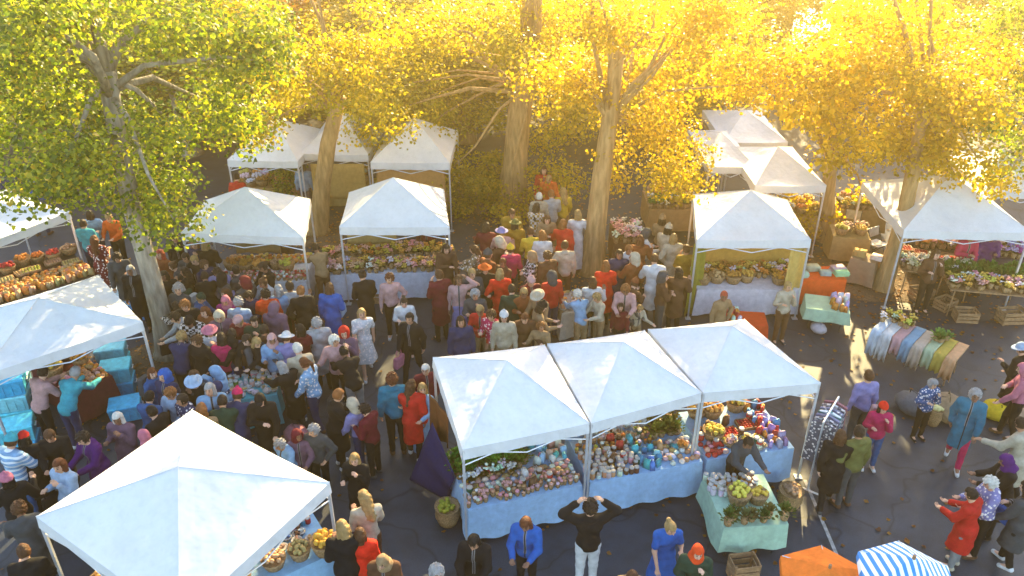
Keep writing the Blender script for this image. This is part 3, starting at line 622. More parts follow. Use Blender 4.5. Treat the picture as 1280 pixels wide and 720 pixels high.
# umbrellas at the bottom
def parasol(p, r, rise, mat, color, label, n=6, h=2.2, tilt=(0, 0, 0)):
    root = empty('parasol', (p[0], p[1], 0), 0); tag(root, label, 'parasol'); mb = MB(); V = [(0, 0, h + rise)]; F = []; K = 5
    for k in range(1, K + 1):
        t = k / K
        for i in range(n):
            a = 2 * math.pi * i / n + .3; sc_ = 1 - .05 * (1 - abs(math.cos(n * a / 2))); V.append((r * t * sc_ * math.cos(a), r * t * sc_ * math.sin(a), h + rise * (1 - t ** 1.1)))
    m3 = n
    for i in range(m3): F.append((0, 1 + i, 1 + (i + 1) % m3))
    for k in range(K - 1):
        for i in range(m3): F.append((1 + k * m3 + i, 1 + (k + 1) * m3 + i, 1 + (k + 1) * m3 + (i + 1) % m3, 1 + k * m3 + (i + 1) % m3))
    b0 = len(V)
    for i in range(m3): q = V[1 + (K - 1) * m3 + i]; V.append((q[0] * 1.01, q[1] * 1.01, q[2] - .12 - .02 * math.cos(i * 2.1)))
    for i in range(m3): F.append((1 + (K - 1) * m3 + i, b0 + i, b0 + (i + 1) % m3, 1 + (K - 1) * m3 + (i + 1) % m3))
    mb.add(V, F); mb.build('canopy', mat, root, color=color, rot=tilt)
    mb = MB(); mb.tube([(0, 0, .05), (0, 0, h + rise + .05)], .022, 8); mb.build('pole', 'wood', root)
    for i in range(n): a = 2 * math.pi * i / n + .3; mb = MB(); mb.tube([(0, 0, h + rise - .06), (r * .95 * math.cos(a), r * .95 * math.sin(a), h + .02)], .008, 4); mb.build('rib', 'metal', root)
    mb = MB(); mb.lathe([(.28, 0), (.28, .05), (.05, .09)], 14); mb.build('base', 'darkmetal', root)
p = W(1118, 690, 2.1); parasol((p.x + .05, p.y - .34), .66, .36, 'umbrella_stripe', (1, 1, 1), 'blue and white striped parasol at the bottom edge', h=2.0)
p = W(1022, 702, 1.5); parasol((p.x, p.y - .35), .68, .28, 'drape', (.75, .19, .03), 'plain orange parasol left of the striped one', h=1.5)
# benches / chairs by the right trees, dark stands
def folding_chair(px, py, rz, color, label):
    root = empty('folding_chair', W(px, py, 0), rz); tag(root, label, 'chair')
    MB().box((0, 0, .44), (.42, .4, .025)).build('seat', 'thing', root, color=color); MB().box((0, .2, .72), (.42, .02, .26), tilt=(-.15, 0, 0)).build('backrest', 'thing', root, color=color)
    for s in (-1, 1): MB().tube([(s * .21, -.22, 0), (s * .21, .24, .86)], .013, 6).build('leg', 'darkmetal', root); MB().tube([(s * .19, .24, 0), (s * .19, -.18, .44)], .013, 6).build('leg', 'darkmetal', root)
folding_chair(1092, 322, .5, (.5, .48, .45), 'pale folding chair left of the slanting right trunk')
folding_chair(1060, 300, -.4, (.45, .4, .3), 'folding chair in the golden light behind the orange cloth')
folding_chair(1030, 300, .9, (.4, .3, .2), 'brown folding chair behind the orange cloth, left of another')

for (x0, y0, x1, y1, zt, zb, c, lb) in [(868, 305, 884, 300, 2.0, .1, (.30, .27, .04), 'olive rolled side cloth at the front left corner of the sun-washed tent'), (990, 306, 1010, 303, 2.0, .1, (.62, .42, .12), 'golden side cloth at the front right corner of the sun-washed tent')]:
    a, b = W(x0, y0, zt), W(x1, y1, zt); sheet('side_curtain', 'curtain', [a, b, Vector((b.x, b.y, zb)), Vector((a.x - .1, a.y - .15, zb))], c, lb, folds=.05)

for fl, fr, dp, cc, lb, gd in [((1042, 296), (1088, 300), .8, (.4, .28, .12), 'golden-lit clutter table left of the slanting trunk', [('basket', [YEL, TAN, WHT], 'basket of golden oddments')]),
        ((1050, 262), (1108, 264), .9, (.34, .22, .1), 'far clutter table behind the slanting trunk', [('potted_flowers', [WHT, YEL], 'pot of golden flowers'), ('basket', [ORG, TAN], 'basket of tan goods')]),
        ((1064, 322), (1094, 330), .5, (.3, .22, .14), 'small clutter table at the slanting trunk foot', [('folded_cloth', [TAN, WHT, BRN], 'folded tan cloth')]),
        ((1150, 312), (1214, 314), .8, (.06, .05, .045), 'dark table deep under the right-edge tent', [('potted_flowers:flower_pot', [PNK, WHT, ORG], 'pot of small pink flowers')]),
        ((1222, 322), (1300, 326), .8, (.05, .04, .06), 'dark table behind the right-edge flowers', [('potted_flowers:flower_pot', [LIL, PNK, (.4, .04, .3)], 'pot of purple flowers')])]:
    t_ = table(W(*fl, ZT), W(*fr, ZT), dp, lb, 'cloth on the ' + lb, cc); goods(t_, gd, 'on the ' + lb)
crate(1150, 372, .2, (.5, .35, .3), 'wooden crate under the bare table at the right')
crate(1205, 400, -.1, (.5, .35, .3), 'wooden crate left of the reddish one at the right edge')
crate(1180, 385, .5, (.45, .35, .28), 'small wooden crate between two tables at the right')
HAZE_D, HAZE_G = .0050, .86
# ------------------------------------------------------------------ trees
def leaf_cloud(cl, per, size):
    """cl: list of (centre, radius); returns numpy verts, number of leaves. every leaf a folded six-cornered blade"""
    C, Nn = [], []
    for (c, r) in cl:
        k = int(per * r * r); d = nr.normal(size=(k, 3)); d /= np.linalg.norm(d, axis=1)[:, None] + 1e-9
        rad = r * (nr.random(k) ** .45)[:, None] * (1 + .25 * np.sin(d[:, :1] * 5 + c[0]) * np.cos(d[:, 1:2] * 4 + c[1]))
        p = np.array(c)[None] + d * rad * np.array([1.1, 1.1, .72]); C.append(p); n = d * .6 + nr.normal(size=(k, 3)) * .55 + np.array([0, 0, .55]); Nn.append(n)
    C = np.concatenate(C); N = np.concatenate(Nn); N /= np.linalg.norm(N, axis=1)[:, None]; k = len(C)
    t = nr.normal(size=(k, 3)) + np.array([0, 0, -.5]); t -= N * (t * N).sum(1)[:, None]; t /= np.linalg.norm(t, axis=1)[:, None]; b = np.cross(N, t)
    s = (size * nr.uniform(.65, 1.25, k))[:, None]
    P = [(0, 0, 0), (.34, .50, .10), (.72, .30, .02), (1.0, 0, -.12), (.72, -.30, .02), (.34, -.50, .10)]
    V = np.stack([C + t * s * a + b * s * w_ + N * s * h for a, w_, h in P], 1).reshape(-1, 3)
    return V, k
def leaves_mesh(name, V, k, mat):
    me = bpy.data.meshes.new(name); me.vertices.add(len(V)); me.vertices.foreach_set('co', V.astype(np.float32).ravel())
    base = np.arange(k)[:, None] * 6; q = np.concatenate([base + np.array([[0, 1, 2, 3]]), base + np.array([[0, 3, 4, 5]])], 1).reshape(-1)
    me.loops.add(len(q)); me.loops.foreach_set('vertex_index', q.astype(np.int32)); me.polygons.add(2 * k); me.polygons.foreach_set('loop_start', (np.arange(2 * k) * 4).astype(np.int32))
    me.materials.append(M[mat]); me.update(calc_edges=True); return me
def trunk_mesh(base, pts, rads, limbs, mat):
    mb = MB(); pts = [Vector(p) - base for p in pts]
    mb.tube([pts[0] + Vector((0, 0, -.05)), pts[0] + Vector((0, 0, .12))] + pts[1:], [rads[0] * 1.5, rads[0] * 1.12] + list(rads[1:]), 14)
    for (a, b, r) in limbs:
        a = Vector(a) - base; b = Vector(b) - base; L = (b - a).length; m1 = a.lerp(b, .33) + Vector((rng.uniform(-.1, .1) * L, rng.uniform(-.1, .1) * L, .10 * L)); m2 = a.lerp(b, .7) + Vector((rng.uniform(-.08, .08) * L, rng.uniform(-.08, .08) * L, .07 * L))
        mb.tube([a, m1, m2, b], [r, r * .7, r * .42, r * .15], 8)
    return mb.mesh('trunk', mat, True)
SUNV = Vector((math.sin(SUN_AZ) * math.cos(SUN_EL), math.cos(SUN_AZ) * math.cos(SUN_EL), math.sin(SUN_EL)))
OPEN = [(W(300, 545, 2.3), 1.3), (W(180, 570, 2.3), 1.0), (W(340, 560, 2.3), 1.0), (W(670, 470, 2.4), .8), (W(800, 440, 2.4), .7), (W(150, 380, 2.3), .9), (W(360, 260, 2.4), 1.2), (W(540, 260, 2.4), 1.2), (W(960, 265, 2.4), 1.4), (W(880, 255, 2.4), 1.0),
    (W(465, 470, 0), 1.6), (W(488, 445, 0), 1.6), (W(450, 490, 0), 1.1), (W(1050, 430, 0), .9), (W(1140, 470, 0), .9), (W(1230, 430, 0), .3), (W(900, 330, .8), .7), (W(640, 330, 1.5), .6), (W(480, 320, 1), .6), (W(320, 330, 1), .5)]
def px_(c):
    d = Vector(c) - Vector((0, 0, CAM_H)); f_ = d.y * _c - d.z * _s; u = d.y * _s + d.z * _c; return 640 + FPX * d.x / f_, 360 - FPX * u / f_
def keep(c, r):  # thins the crowns along sun lines so light reaches the OPEN points
    c = Vector(c); vis = seen(c + Vector((0, 0, -r * .7)), 10)
    for p, rr in OPEN:
        d = c - p; t = d.dot(SUNV)
        if t > 0 and (d - SUNV * t).length < (rr + r * .8 if not vis else min(rr, 1.6)): return False
    return True
def tree(name, label, base, pts, rads, clumps, leafm, barkm, per=300, size=.13, limbmax=16, group=None, fork=None, hide=None, big=(), extra=()):
    base = Vector((base[0], base[1], 0)); root = empty(name, base); tag(root, label, 'tree', group); clumps = [q for q in clumps if keep(*q) and not (hide and hide(q))] + list(extra)
    fork = Vector(fork if fork is not None else pts[-1]); sel = sorted(clumps, key=lambda c: rng.random())[:limbmax]
    limbs = [(fork.lerp(Vector(pts[-2]), rng.uniform(0, .35)), c, rads[-1] * rng.uniform(.3, .6)) for c, r in sel] + [(fork, Vector(q), r_) for q, r_ in big]
    link('trunk', trunk_mesh(base, pts, rads, limbs, barkm), root)
    V, k = leaf_cloud([(c - base, r) for c, r in clumps], per, size); link('crown', leaves_mesh('crown', V, k, leafm), root); return root
def ell(L, Y, sp, r0=.5, r1=.95, dens=330.):
    out = []
    for (cx, cy_, rx, ry) in L:
        n = max(2, int(rx * ry / dens * (Y / 18.) ** 2 * .8))
        for _ in range(n):
            a = rng.uniform(0, 6.283); q = math.sqrt(rng.random()); out.append((WY(cx + rx * q * math.cos(a), cy_ + ry * q * math.sin(a), Y + rng.gauss(0, sp)), rng.uniform(r0, r1)))
    return out
def over(c, rad, n, r0=.8, r1=1.3):
    out = []
    for _ in range(n):
        d = Vector((rng.gauss(0, 1), rng.gauss(0, 1), rng.gauss(0, 1))).normalized() * rng.random() ** .4; out.append((Vector(c) + Vector((d.x * rad[0], d.y * rad[1], d.z * rad[2])), rng.uniform(r0, r1)))
    return out
TRG = 'large trees standing among the tents'
b = W(213, 442, 0); f = WY(133, 88, b.y + .2)
cl = ell([(60, 60, 110, 75), (50, 165, 80, 55), (120, 235, 85, 36), (195, 280, 42, 34), (150, 180, 60, 40), (222, 252, 32, 30), (40, 225, 45, 12), (100, 120, 90, 40)], b.y - .3, .9) + ell([(230, 28, 130, 34), (330, 45, 60, 50), (262, 160, 50, 40), (205, 190, 50, 50), (290, 120, 45, 40), (60, 20, 60, 30)], b.y + 1.5, .9) + over((f.x, b.y, 11.5), (4.2, 3.5, 2.0), 12)
tree('broadleaf_tree', 'green-yellow leafy tree with pale leaning trunk at the left', b, [b, WY(203, 400, b.y), WY(186, 335, b.y), WY(168, 270, b.y + .05), WY(150, 190, b.y + .1), f], [.28, .23, .20, .19, .18, .18], cl + [(WY(95, 10, b.y), .8), (WY(190, 40, b.y), .8)], 'leaf_green', 'bark', 640, .09, group=TRG, limbmax=9, hide=lambda q: q[0].y < f.y + 1.2 and (px_(q[0])[0] - 140) ** 2 / 45 ** 2 + (px_(q[0])[1] - 70) ** 2 / 42 ** 2 < 1, big=[(WY(185, 20, f.y + .5), .15), (WY(115, 5, f.y - .2), .16), (WY(60, 60, f.y - .5), .10)])
b = W(398, 290, 0); f = WY(425, 120, b.y)
cl = ell([(400, 60, 70, 60), (380, 130, 60, 35), (440, 110, 50, 40), (345, 100, 40, 40), (300, 180, 45, 18), (440, 155, 40, 14), (330, 40, 50, 50), (470, 60, 50, 60), (430, 20, 80, 30)], b.y, 1.2) + over((f.x, b.y, 9), (3, 3, 1.5), 5)
tree('broadleaf_tree', 'golden tree with mossy trunk between the two middle-left tents', b, [b, WY(402, 240, b.y), WY(410, 180, b.y), f], [.28, .24, .22, .18], cl, 'leaf_yellow', 'bark2', 620, .092, group=TRG)
b = W(640, 262, 0); f = WY(652, 125, b.y)
SHADE = []  # off-frame leaf clumps added to keep sun off the near tent's front panels
for u, v, w_ in ((.15, .7, .15), (.15, .4, .45), (.4, .3, .3), (.05, .15, .8)):
    for i0, i1 in ((0, 1), (2, 1)):
        q = BIG[i0] * u + BIG[i1] * v + BIG[3] * w_; q = q * .9 + BIG[1] * .1; t = (23.2 + rng.uniform(-.5, .8) - q.y) / SUNV.y; SHADE.append((q + SUNV * t, .62))
cl = ell([(530, 60, 95, 60), (500, 130, 80, 42), (555, 170, 50, 40), (600, 215, 35, 35), (700, 150, 50, 55), (660, 40, 90, 45), (470, 160, 40, 22), (600, 262, 42, 16), (690, 215, 25, 30), (590, 40, 60, 45), (600, 110, 40, 50), (650, 10, 80, 20), (720, 60, 40, 60), (560, 230, 40, 20)], b.y, 1.4) + over((f.x, b.y, 9.5), (4, 3, 1.5), 8)
tree('broadleaf_tree', 'tallest yellow tree with thick straight trunk at the centre', b, [b, WY(643, 215, b.y), WY(648, 160, b.y), f, WY(668, 30, b.y), WY(672, -60, b.y)], [.46, .38, .35, .33, .22, .14], cl, 'leaf_yellow', 'bark2', 620, .092, group=TRG, fork=f, limbmax=20, extra=SHADE)
b = W(740, 338, 0); f = WY(762, 150, b.y)
cl = ell([(800, 70, 85, 85), (830, 190, 62, 50), (870, 130, 55, 60), (780, 210, 25, 25), (735, 110, 35, 50), (860, 215, 30, 20), (900, 50, 55, 60), (915, 130, 40, 40), (700, 100, 35, 50), (960, 130, 35, 30)], b.y + .6, 1.2) + over((f.x + 1, b.y, 9), (3, 3, 1.5), 5)
tree('broadleaf_tree', 'golden tree with ochre trunk right of the thick centre tree', b, [b, WY(744, 290, b.y), WY(752, 220, b.y), f, WY(775, 40, b.y)], [.33, .27, .24, .2, .15], cl, 'leaf_gold', 'bark2', 620, .092, group=TRG, fork=f)
b = W(1103, 360, 0); f = WY(1160, 110, b.y)
cl = ell([(1060, 120, 80, 80), (1150, 60, 120, 60), (1200, 150, 80, 55), (1060, 215, 60, 28), (1150, 205, 60, 28), (1225, 222, 50, 14), (1005, 60, 50, 60), (1190, 235, 25, 12), (1150, 150, 40, 50)], b.y + .4, 1.2) + over((f.x, b.y, 9.5), (3.5, 3, 1.5), 8)
tree('broadleaf_tree', 'golden-green tree with slanting tan trunk at the right', b, [b, WY(1118, 310, b.y), WY(1132, 260, b.y), WY(1141, 215, b.y), f], [.23, .19, .18, .17, .13], cl, 'leaf_gold', 'bark2', 620, .092, group=TRG)
b = W(1034, 300, 0); f = WY(1040, 190, b.y)
tree('broadleaf_tree', 'slim golden tree behind the orange-cloth table', b, [b, WY(1034, 250, b.y), f], [.24, .2, .15], ell([(1060, 165, 60, 45), (1030, 100, 60, 60), (1085, 225, 30, 20), (1000, 140, 45, 30), (1050, 215, 30, 20)], b.y, 1.2) + ell([(1040, 50, 110, 50), (1120, 20, 60, 40)], b.y + 2.4, .9), 'leaf_gold', 'bark2', 260, .14, group=TRG)
b = W(1330, 330, 0); f = WY(1320, 170, b.y)
tree('broadleaf_tree', 'dark green tree reaching in from the right edge', b, [b, WY(1325, 250, b.y), f], [.3, .25, .2], ell([(1265, 90, 45, 90), (1268, 200, 35, 28)], b.y, 1.0), 'leaf_green', 'bark', 620, .092, group=TRG)
# background row: a few prototypes, then copies
protos = []
for k, (lm, bm) in enumerate([('leaf_yellow', 'bark2'), ('leaf_green', 'bark'), ('leaf_gold', 'bark2'), ('leaf_rust', 'bark2')]):
    cl = over((0, 0, 5.6), (3.2, 3.2, 4.2), 52, .8, 1.3)
    protos.append(('trunk', trunk_mesh(Vector(), [(0, 0, 0), (.05, 0, 2), (.1, .1, 4.2)], [.28, .22, .18], [(Vector((.1, .1, 3.9)), c, .08) for c, r in cl[:14]], bm), *leaf_cloud([(np.array(c), r) for c, r in cl], 360, .14), lm))
pm = [(p[1], leaves_mesh('crown', p[2], p[3], p[4])) for p in protos]
TB_ = [(-30, 40, 1, 'green'), (-22, 33, 0, 'yellow'), (-16, 42, 3, 'rust'), (-12.5, 31, 1, 'green'), (-9.5, 44, 2, 'golden'), (-5, 37, 0, 'yellow'), (-1.5, 46, 2, 'golden'), (6, 38, 0, 'yellow'), (7.5, 45, 0, 'yellow'), (-11.8, 28.5, 1, 'green'), (-4.5, 28.5, 0, 'yellow'), (-1.7, 29.8, 0, 'yellow'), (5.2, 30, 2, 'golden'), (-8.8, 33, 3, 'rust'), (-15.5, 35, 2, 'golden'), (3.0, 33, 2, 'golden'), (8.5, 40, 0, 'yellow'), (-1.0, 38, 2, 'golden'), (18, 38, 0, 'yellow'), (-2.6, 32, 0, 'yellow'), (9.0, 35, 2, 'golden'), (-7.0, 31, 2, 'golden'), (2.0, 38, 0, 'yellow'), (-18, 30, 0, 'yellow'), (14.5, 44, 2, 'golden'), (22, 30, 1, 'green'), (12, 52, 0, 'yellow'), (20, 52, 2, 'golden'), (24, 38, 0, 'yellow'), (31, 44, 1, 'green'), (-38, 52, 0, 'yellow'), (-26, 56, 2, 'golden'), (-17, 58, 1, 'green'), (-4, 58, 0, 'yellow'), (14, 57, 0, 'yellow'), (25, 57, 2, 'golden'), (36, 56, 1, 'green'), (5, 60, 2, 'golden'), (-10, 54, 3, 'rust')]
order = sorted(range(len(TB_)), key=lambda i: TB_[i][0]); 
for i, (x, y, k, nm) in enumerate(TB_):
    s = rng.uniform(1.0, 1.3); root = empty('broadleaf_tree', (x, y, 0), rng.uniform(0, 6)); root.scale = (s, s, s * (.52 if y < 34 else .68))
    link('trunk', pm[k][0], root); link('crown', pm[k][1], root)
    tag(root, '%s tree in the hazy background beyond the back-row tents' % nm, 'tree', '%s trees in the hazy background' % nm)
# fallen leaves
def fallen(n):
    P = np.zeros((n, 3)); P[:, 0] = nr.uniform(-14, 14, n); P[:, 1] = nr.uniform(7, 32, n)
    cx = np.array([-7.8, -5.8, 0, 2.2, 9.8]); cyy = np.array([15.5, 22, 24, 19.6, 18.7]); j = nr.integers(0, 5, n); m = nr.random(n) < .75
    P[m, 0] = cx[j[m]] + nr.normal(0, 2.0, m.sum()); P[m, 1] = cyy[j[m]] + nr.normal(0, 1.6, m.sum()); P[:, 2] = .02
    N = nr.normal(0, .12, (n, 3)); N[:, 2] = 1; N /= np.linalg.norm(N, axis=1)[:, None]; t = nr.normal(size=(n, 3)); t -= N * (t * N).sum(1)[:, None]; t /= np.linalg.norm(t, axis=1)[:, None]; b_ = np.cross(N, t); s = nr.uniform(.05, .1, n)[:, None]
    V = np.stack([P + t * s * a + b_ * s * w_ + N * s * h for a, w_, h in [(0, 0, 0), (.34, .5, .1), (.72, .3, .02), (1, 0, 0), (.72, -.3, .02), (.34, -.5, .1)]], 1).reshape(-1, 3)
    tag(link('fallen_leaves', leaves_mesh('fallen_leaves', V, n, 'leaf_rust')), 'fallen orange and yellow leaves scattered over the asphalt', 'leaves', kind='stuff')
fallen(5200)
b = W(205, 470, 0); bed(blobpoly(b.x, b.y + .2, 1.3, 1.4))
b = W(1110, 362, 0); bed(blobpoly(b.x + .2, b.y + .8, 2.2, 1.7))
b = W(640, 262, 0); bed(blobpoly(b.x - .6, b.y + .2, 2.0, 1.5))
b = W(400, 290, 0); bed(blobpoly(b.x, b.y, 1.2, 1.2))
def shrub(px, py, rx, h, mat, label, n=14):
    b = W(px, py, 0); root = empty('shrub', b); tag(root, label, 'shrub'); cl = [((Vector((rng.gauss(0, rx * .5), rng.gauss(0, rx * .5), rng.uniform(.2, h)))), rng.uniform(.25, .42)) for _ in range(n)]
    V, k = leaf_cloud(cl, 900, .09); link('foliage', leaves_mesh('foliage', V, k, mat), root)
    mb = MB()
    for c, r in cl: mb.tube([(0, 0, 0), c * .5 + Vector((0, 0, .05)), c], [.025, .018, .006], 5)
    mb.build('stem', 'bark2', root)
shrub(598, 268, 1.2, 1.5, 'leaf_yellow', 'yellow shrub at the foot of the thick centre trunk', 30)
shrub(618, 250, .8, 1.6, 'leaf_yellow', 'taller yellow shrub hugging the thick centre trunk', 18)
shrub(1258, 345, .5, .9, 'leaf_green', 'green shrub behind the right-edge table', 10)
shrub(362, 262, .5, 1.3, 'leaf_green', 'dark green shrub right of the back-row left tent', 12)
shrub(1000, 290, .8, 1.0, 'leaf_gold', 'golden shrub behind the sun-washed tent', 16)
# haze
mb = MB(); mb.box((0, 25, 7.6), (150, 120, 17.2)); hz = mb.build('haze', [])
hm = bpy.data.materials.new('haze'); hm.use_nodes = True; t = hm.node_tree; t.nodes.remove(t.nodes['Principled BSDF'])
pv = t.nodes.new('ShaderNodeVolumePrincipled'); pv.inputs['Color'].default_value = (1.0, .78, .36, 1); pv.inputs['Density'].default_value = HAZE_D; pv.inputs['Anisotropy'].default_value = HAZE_G
t.links.new(pv.outputs[0], t.nodes['Material Output'].inputs['Volume']); hz.data.materials.append(hm); tag(hz, kind='stuff')
# ------------------------------------------------------------------ people: signed-distance bodies turned into one smooth surface
class SDF:
    def __init__(s, lo, hi, h):
        s.lo = np.array(lo, float); s.h = h; s.n = np.ceil((np.array(hi) - s.lo) / h).astype(int) + 1
        s.f = np.full(s.n, 1.0, np.float32); s.ax = [s.lo[i] + h * np.arange(s.n[i]) for i in range(3)]
    def win(s, lo, hi, m):
        a = [max(0, int((lo[i] - m - s.lo[i]) / s.h)) for i in range(3)]; b = [min(s.n[i], int((hi[i] + m - s.lo[i]) / s.h) + 2) for i in range(3)]
        sl_ = tuple(slice(a[i], max(a[i], b[i])) for i in range(3)); X, Y, Z = np.meshgrid(*[s.ax[i][sl_[i]] for i in range(3)], indexing='ij'); return sl_, X.astype(np.float32), Y.astype(np.float32), Z.astype(np.float32)
    def blend(s, sl_, d, k):
        f = s.f[sl_]
        if k <= 0: s.f[sl_] = np.minimum(f, d)
        else: h = np.clip(.5 + .5 * (f - d) / k, 0, 1); s.f[sl_] = f * (1 - h) + d * h - k * h * (1 - h)
    def cap(s, a, b, ra, rb, k=.02):
        a = np.array(a, float); b = np.array(b, float); R_ = max(ra, rb) + k; sl_, X, Y, Z = s.win(np.minimum(a, b) - R_, np.maximum(a, b) + R_, .04)
        if X.size == 0: return s
        ab = b - a; L = max(1e-9, ab @ ab); t = np.clip(((X - a[0]) * ab[0] + (Y - a[1]) * ab[1] + (Z - a[2]) * ab[2]) / L, 0, 1)
        s.blend(sl_, np.sqrt((X - a[0] - ab[0] * t) ** 2 + (Y - a[1] - ab[1] * t) ** 2 + (Z - a[2] - ab[2] * t) ** 2) - (ra + (rb - ra) * t), k); return s
    def ell(s, c, r, k=.02, M3=None, sub=False):
        c = np.array(c, float); r = np.array(r, float); R_ = r.max() + k; sl_, X, Y, Z = s.win(c - R_, c + R_, .04)
        if X.size == 0: return s
        P = np.stack([X - c[0], Y - c[1], Z - c[2]], -1)
        if M3 is not None: P = P @ np.array(M3)
        q = P / r; l = np.sqrt((q ** 2).sum(-1)) + 1e-9; g_ = np.sqrt(((P / r ** 2) ** 2).sum(-1)) + 1e-9; d = (l * (l - 1) / g_).astype(np.float32)
        if sub: s.f[sl_] = np.maximum(s.f[sl_], -d)
        else: s.blend(sl_, d, k)
        return s
    def cut(s, fn):
        X, Y, Z = np.meshgrid(*s.ax, indexing='ij', sparse=True); s.f = np.maximum(s.f, fn(X, Y, Z)).astype(np.float32); return s
    def wob(s, amp, fr):
        X, Y, Z = np.meshgrid(*s.ax, indexing='ij', sparse=True); s.f = (s.f + amp * (np.sin(X * fr + 2 * np.sin(Z * fr * .5)) * np.sin(Y * fr + Z * fr * .7) + .6 * np.sin(Z * fr * 1.3 + X * fr * .8))).astype(np.float32); return s
    def mesh(s, name, mats, face=None):
        f = s.f; n = f.shape; ins = f < 0; cs = [(i, j, k) for i in (0, 1) for j in (0, 1) for k in (0, 1)]
        sub = lambda a, c: a[c[0]:n[0] - 1 + c[0], c[1]:n[1] - 1 + c[1], c[2]:n[2] - 1 + c[2]]
        cnt = sum(sub(ins, c).astype(np.int8) for c in cs); I = np.argwhere((cnt > 0) & (cnt < 8)); idx = -np.ones(cnt.shape, int); idx[tuple(I.T)] = np.arange(len(I))
        acc = np.zeros((len(I), 3)); w_ = np.zeros(len(I))
        for a in cs:
            for ax in range(3):
                if a[ax]: continue
                b = list(a); b[ax] = 1; fa = f[tuple((I + a).T)]; fb = f[tuple((I + b).T)]; m = (fa < 0) != (fb < 0)
                t = np.where(m, fa / np.where(m, fa - fb, 1), 0); p = I + np.array(a, float); p[:, ax] += t; acc[m] += p[m]; w_[m] += 1
        V = acc / w_[:, None] * s.h + s.lo; Q = []
        for ax in range(3):
            o1, o2 = (ax + 1) % 3, (ax + 2) % 3; A = np.take(ins, range(n[ax] - 1), ax); B = np.take(ins, range(1, n[ax]), ax); E_ = np.argwhere(A != B)
            E_ = E_[(E_[:, o1] > 0) & (E_[:, o2] > 0) & (E_[:, o1] < n[o1] - 1) & (E_[:, o2] < n[o2] - 1)]
            if not len(E_): continue
            flip = ins[tuple(E_.T)]; q = []
            for da, db in ((1, 1), (0, 1), (0, 0), (1, 0)):
                c = E_.copy(); c[:, o1] -= da; c[:, o2] -= db; q.append(idx[tuple(c.T)])
            q = np.stack(q, 1); q[~flip] = q[~flip][:, ::-1]; Q.append(q)
        Q = np.concatenate(Q); Q = Q[(Q >= 0).all(1)]; me = bpy.data.meshes.new(name); me.vertices.add(len(V)); me.vertices.foreach_set('co', V.astype(np.float32).ravel())
        me.loops.add(Q.size); me.loops.foreach_set('vertex_index', Q.astype(np.int32).ravel()); me.polygons.add(len(Q)); me.polygons.foreach_set('loop_start', (np.arange(len(Q)) * 4).astype(np.int32))
        for m in mats: me.materials.append(M[m])
        if face is not None: me.polygons.foreach_set('material_index', face(V[Q].mean(1)).astype(np.int32))
        me.polygons.foreach_set('use_smooth', [True] * len(Q)); me.update(calc_edges=True); return me
va = lambda *p: np.array(p, float)
def pose(lean=0, arms=None, stride=0, yaw=0, nod=0, hand=('relax', 'relax'), sit=False):
    """faces +Y. arms: per side (elbow offset from shoulder, wrist offset from elbow)"""
    J = {}; sp = lambda d: va(0, math.sin(lean) * d, math.cos(lean) * d); pz = .94 if not sit else .50
    J['pel'] = va(0, 0, pz); J['waist'] = J['pel'] + sp(.17); J['chest'] = J['pel'] + sp(.38); J['neck'] = J['pel'] + sp(.54) + va(0, -.01, 0); J['head'] = J['neck'] + va(0, math.sin(lean * 1.2 + nod) * .14 + .015, math.cos(lean * 1.2 + nod) * .145); J['nod'] = lean * .5 + nod; J['yaw'] = yaw
    for s, i in ((-1, 0), (1, 1)):
        sh = J['pel'] + sp(.47) + va(s * .175, 0, 0); e = sh + va(s * arms[i][0][0], *arms[i][0][1:]); w_ = e + va(s * arms[i][1][0], *arms[i][1][1:]); J['sh', i], J['el', i], J['wr', i] = sh, e, w_
        hp = va(s * .09, 0, pz - .02); st = stride * (1 if i else -1)
        if sit: kn = va(s * .11, .42, .50); an = va(s * .11, .42, .09)
        else: kn = va(s * .095, st * .45 + (.05 if st else .015), .50); an = va(s * .1, st, .09 + (.07 if st < 0 else 0))
        J['hip', i], J['kn', i], J['an', i] = hp, kn, an; J['toe', i] = an + va(s * .02, .15, -.05 - (.03 if st < 0 else 0))
    return J
DN = (va(.05, -.02, -.28), va(.02, .05, -.25)); DNB = (va(.05, -.10, -.26), va(.0, .02, -.25)); DNF = (va(.04, .08, -.27), va(-.02, .16, -.20))
FW = (va(.04, .13, -.24), va(-.08, .23, -.03)); REACH = (va(.02, .22, -.18), va(-.02, .25, -.02)); FOLD = (va(.05, .08, -.26), va(-.22, .13, .04)); UP = (va(.10, .16, .02), va(-.16, .06, .21)); HEADH = (va(.20, .04, .10), va(-.19, .0, .18)); BENT = (va(.06, .0, -.27), va(-.06, .21, .10))
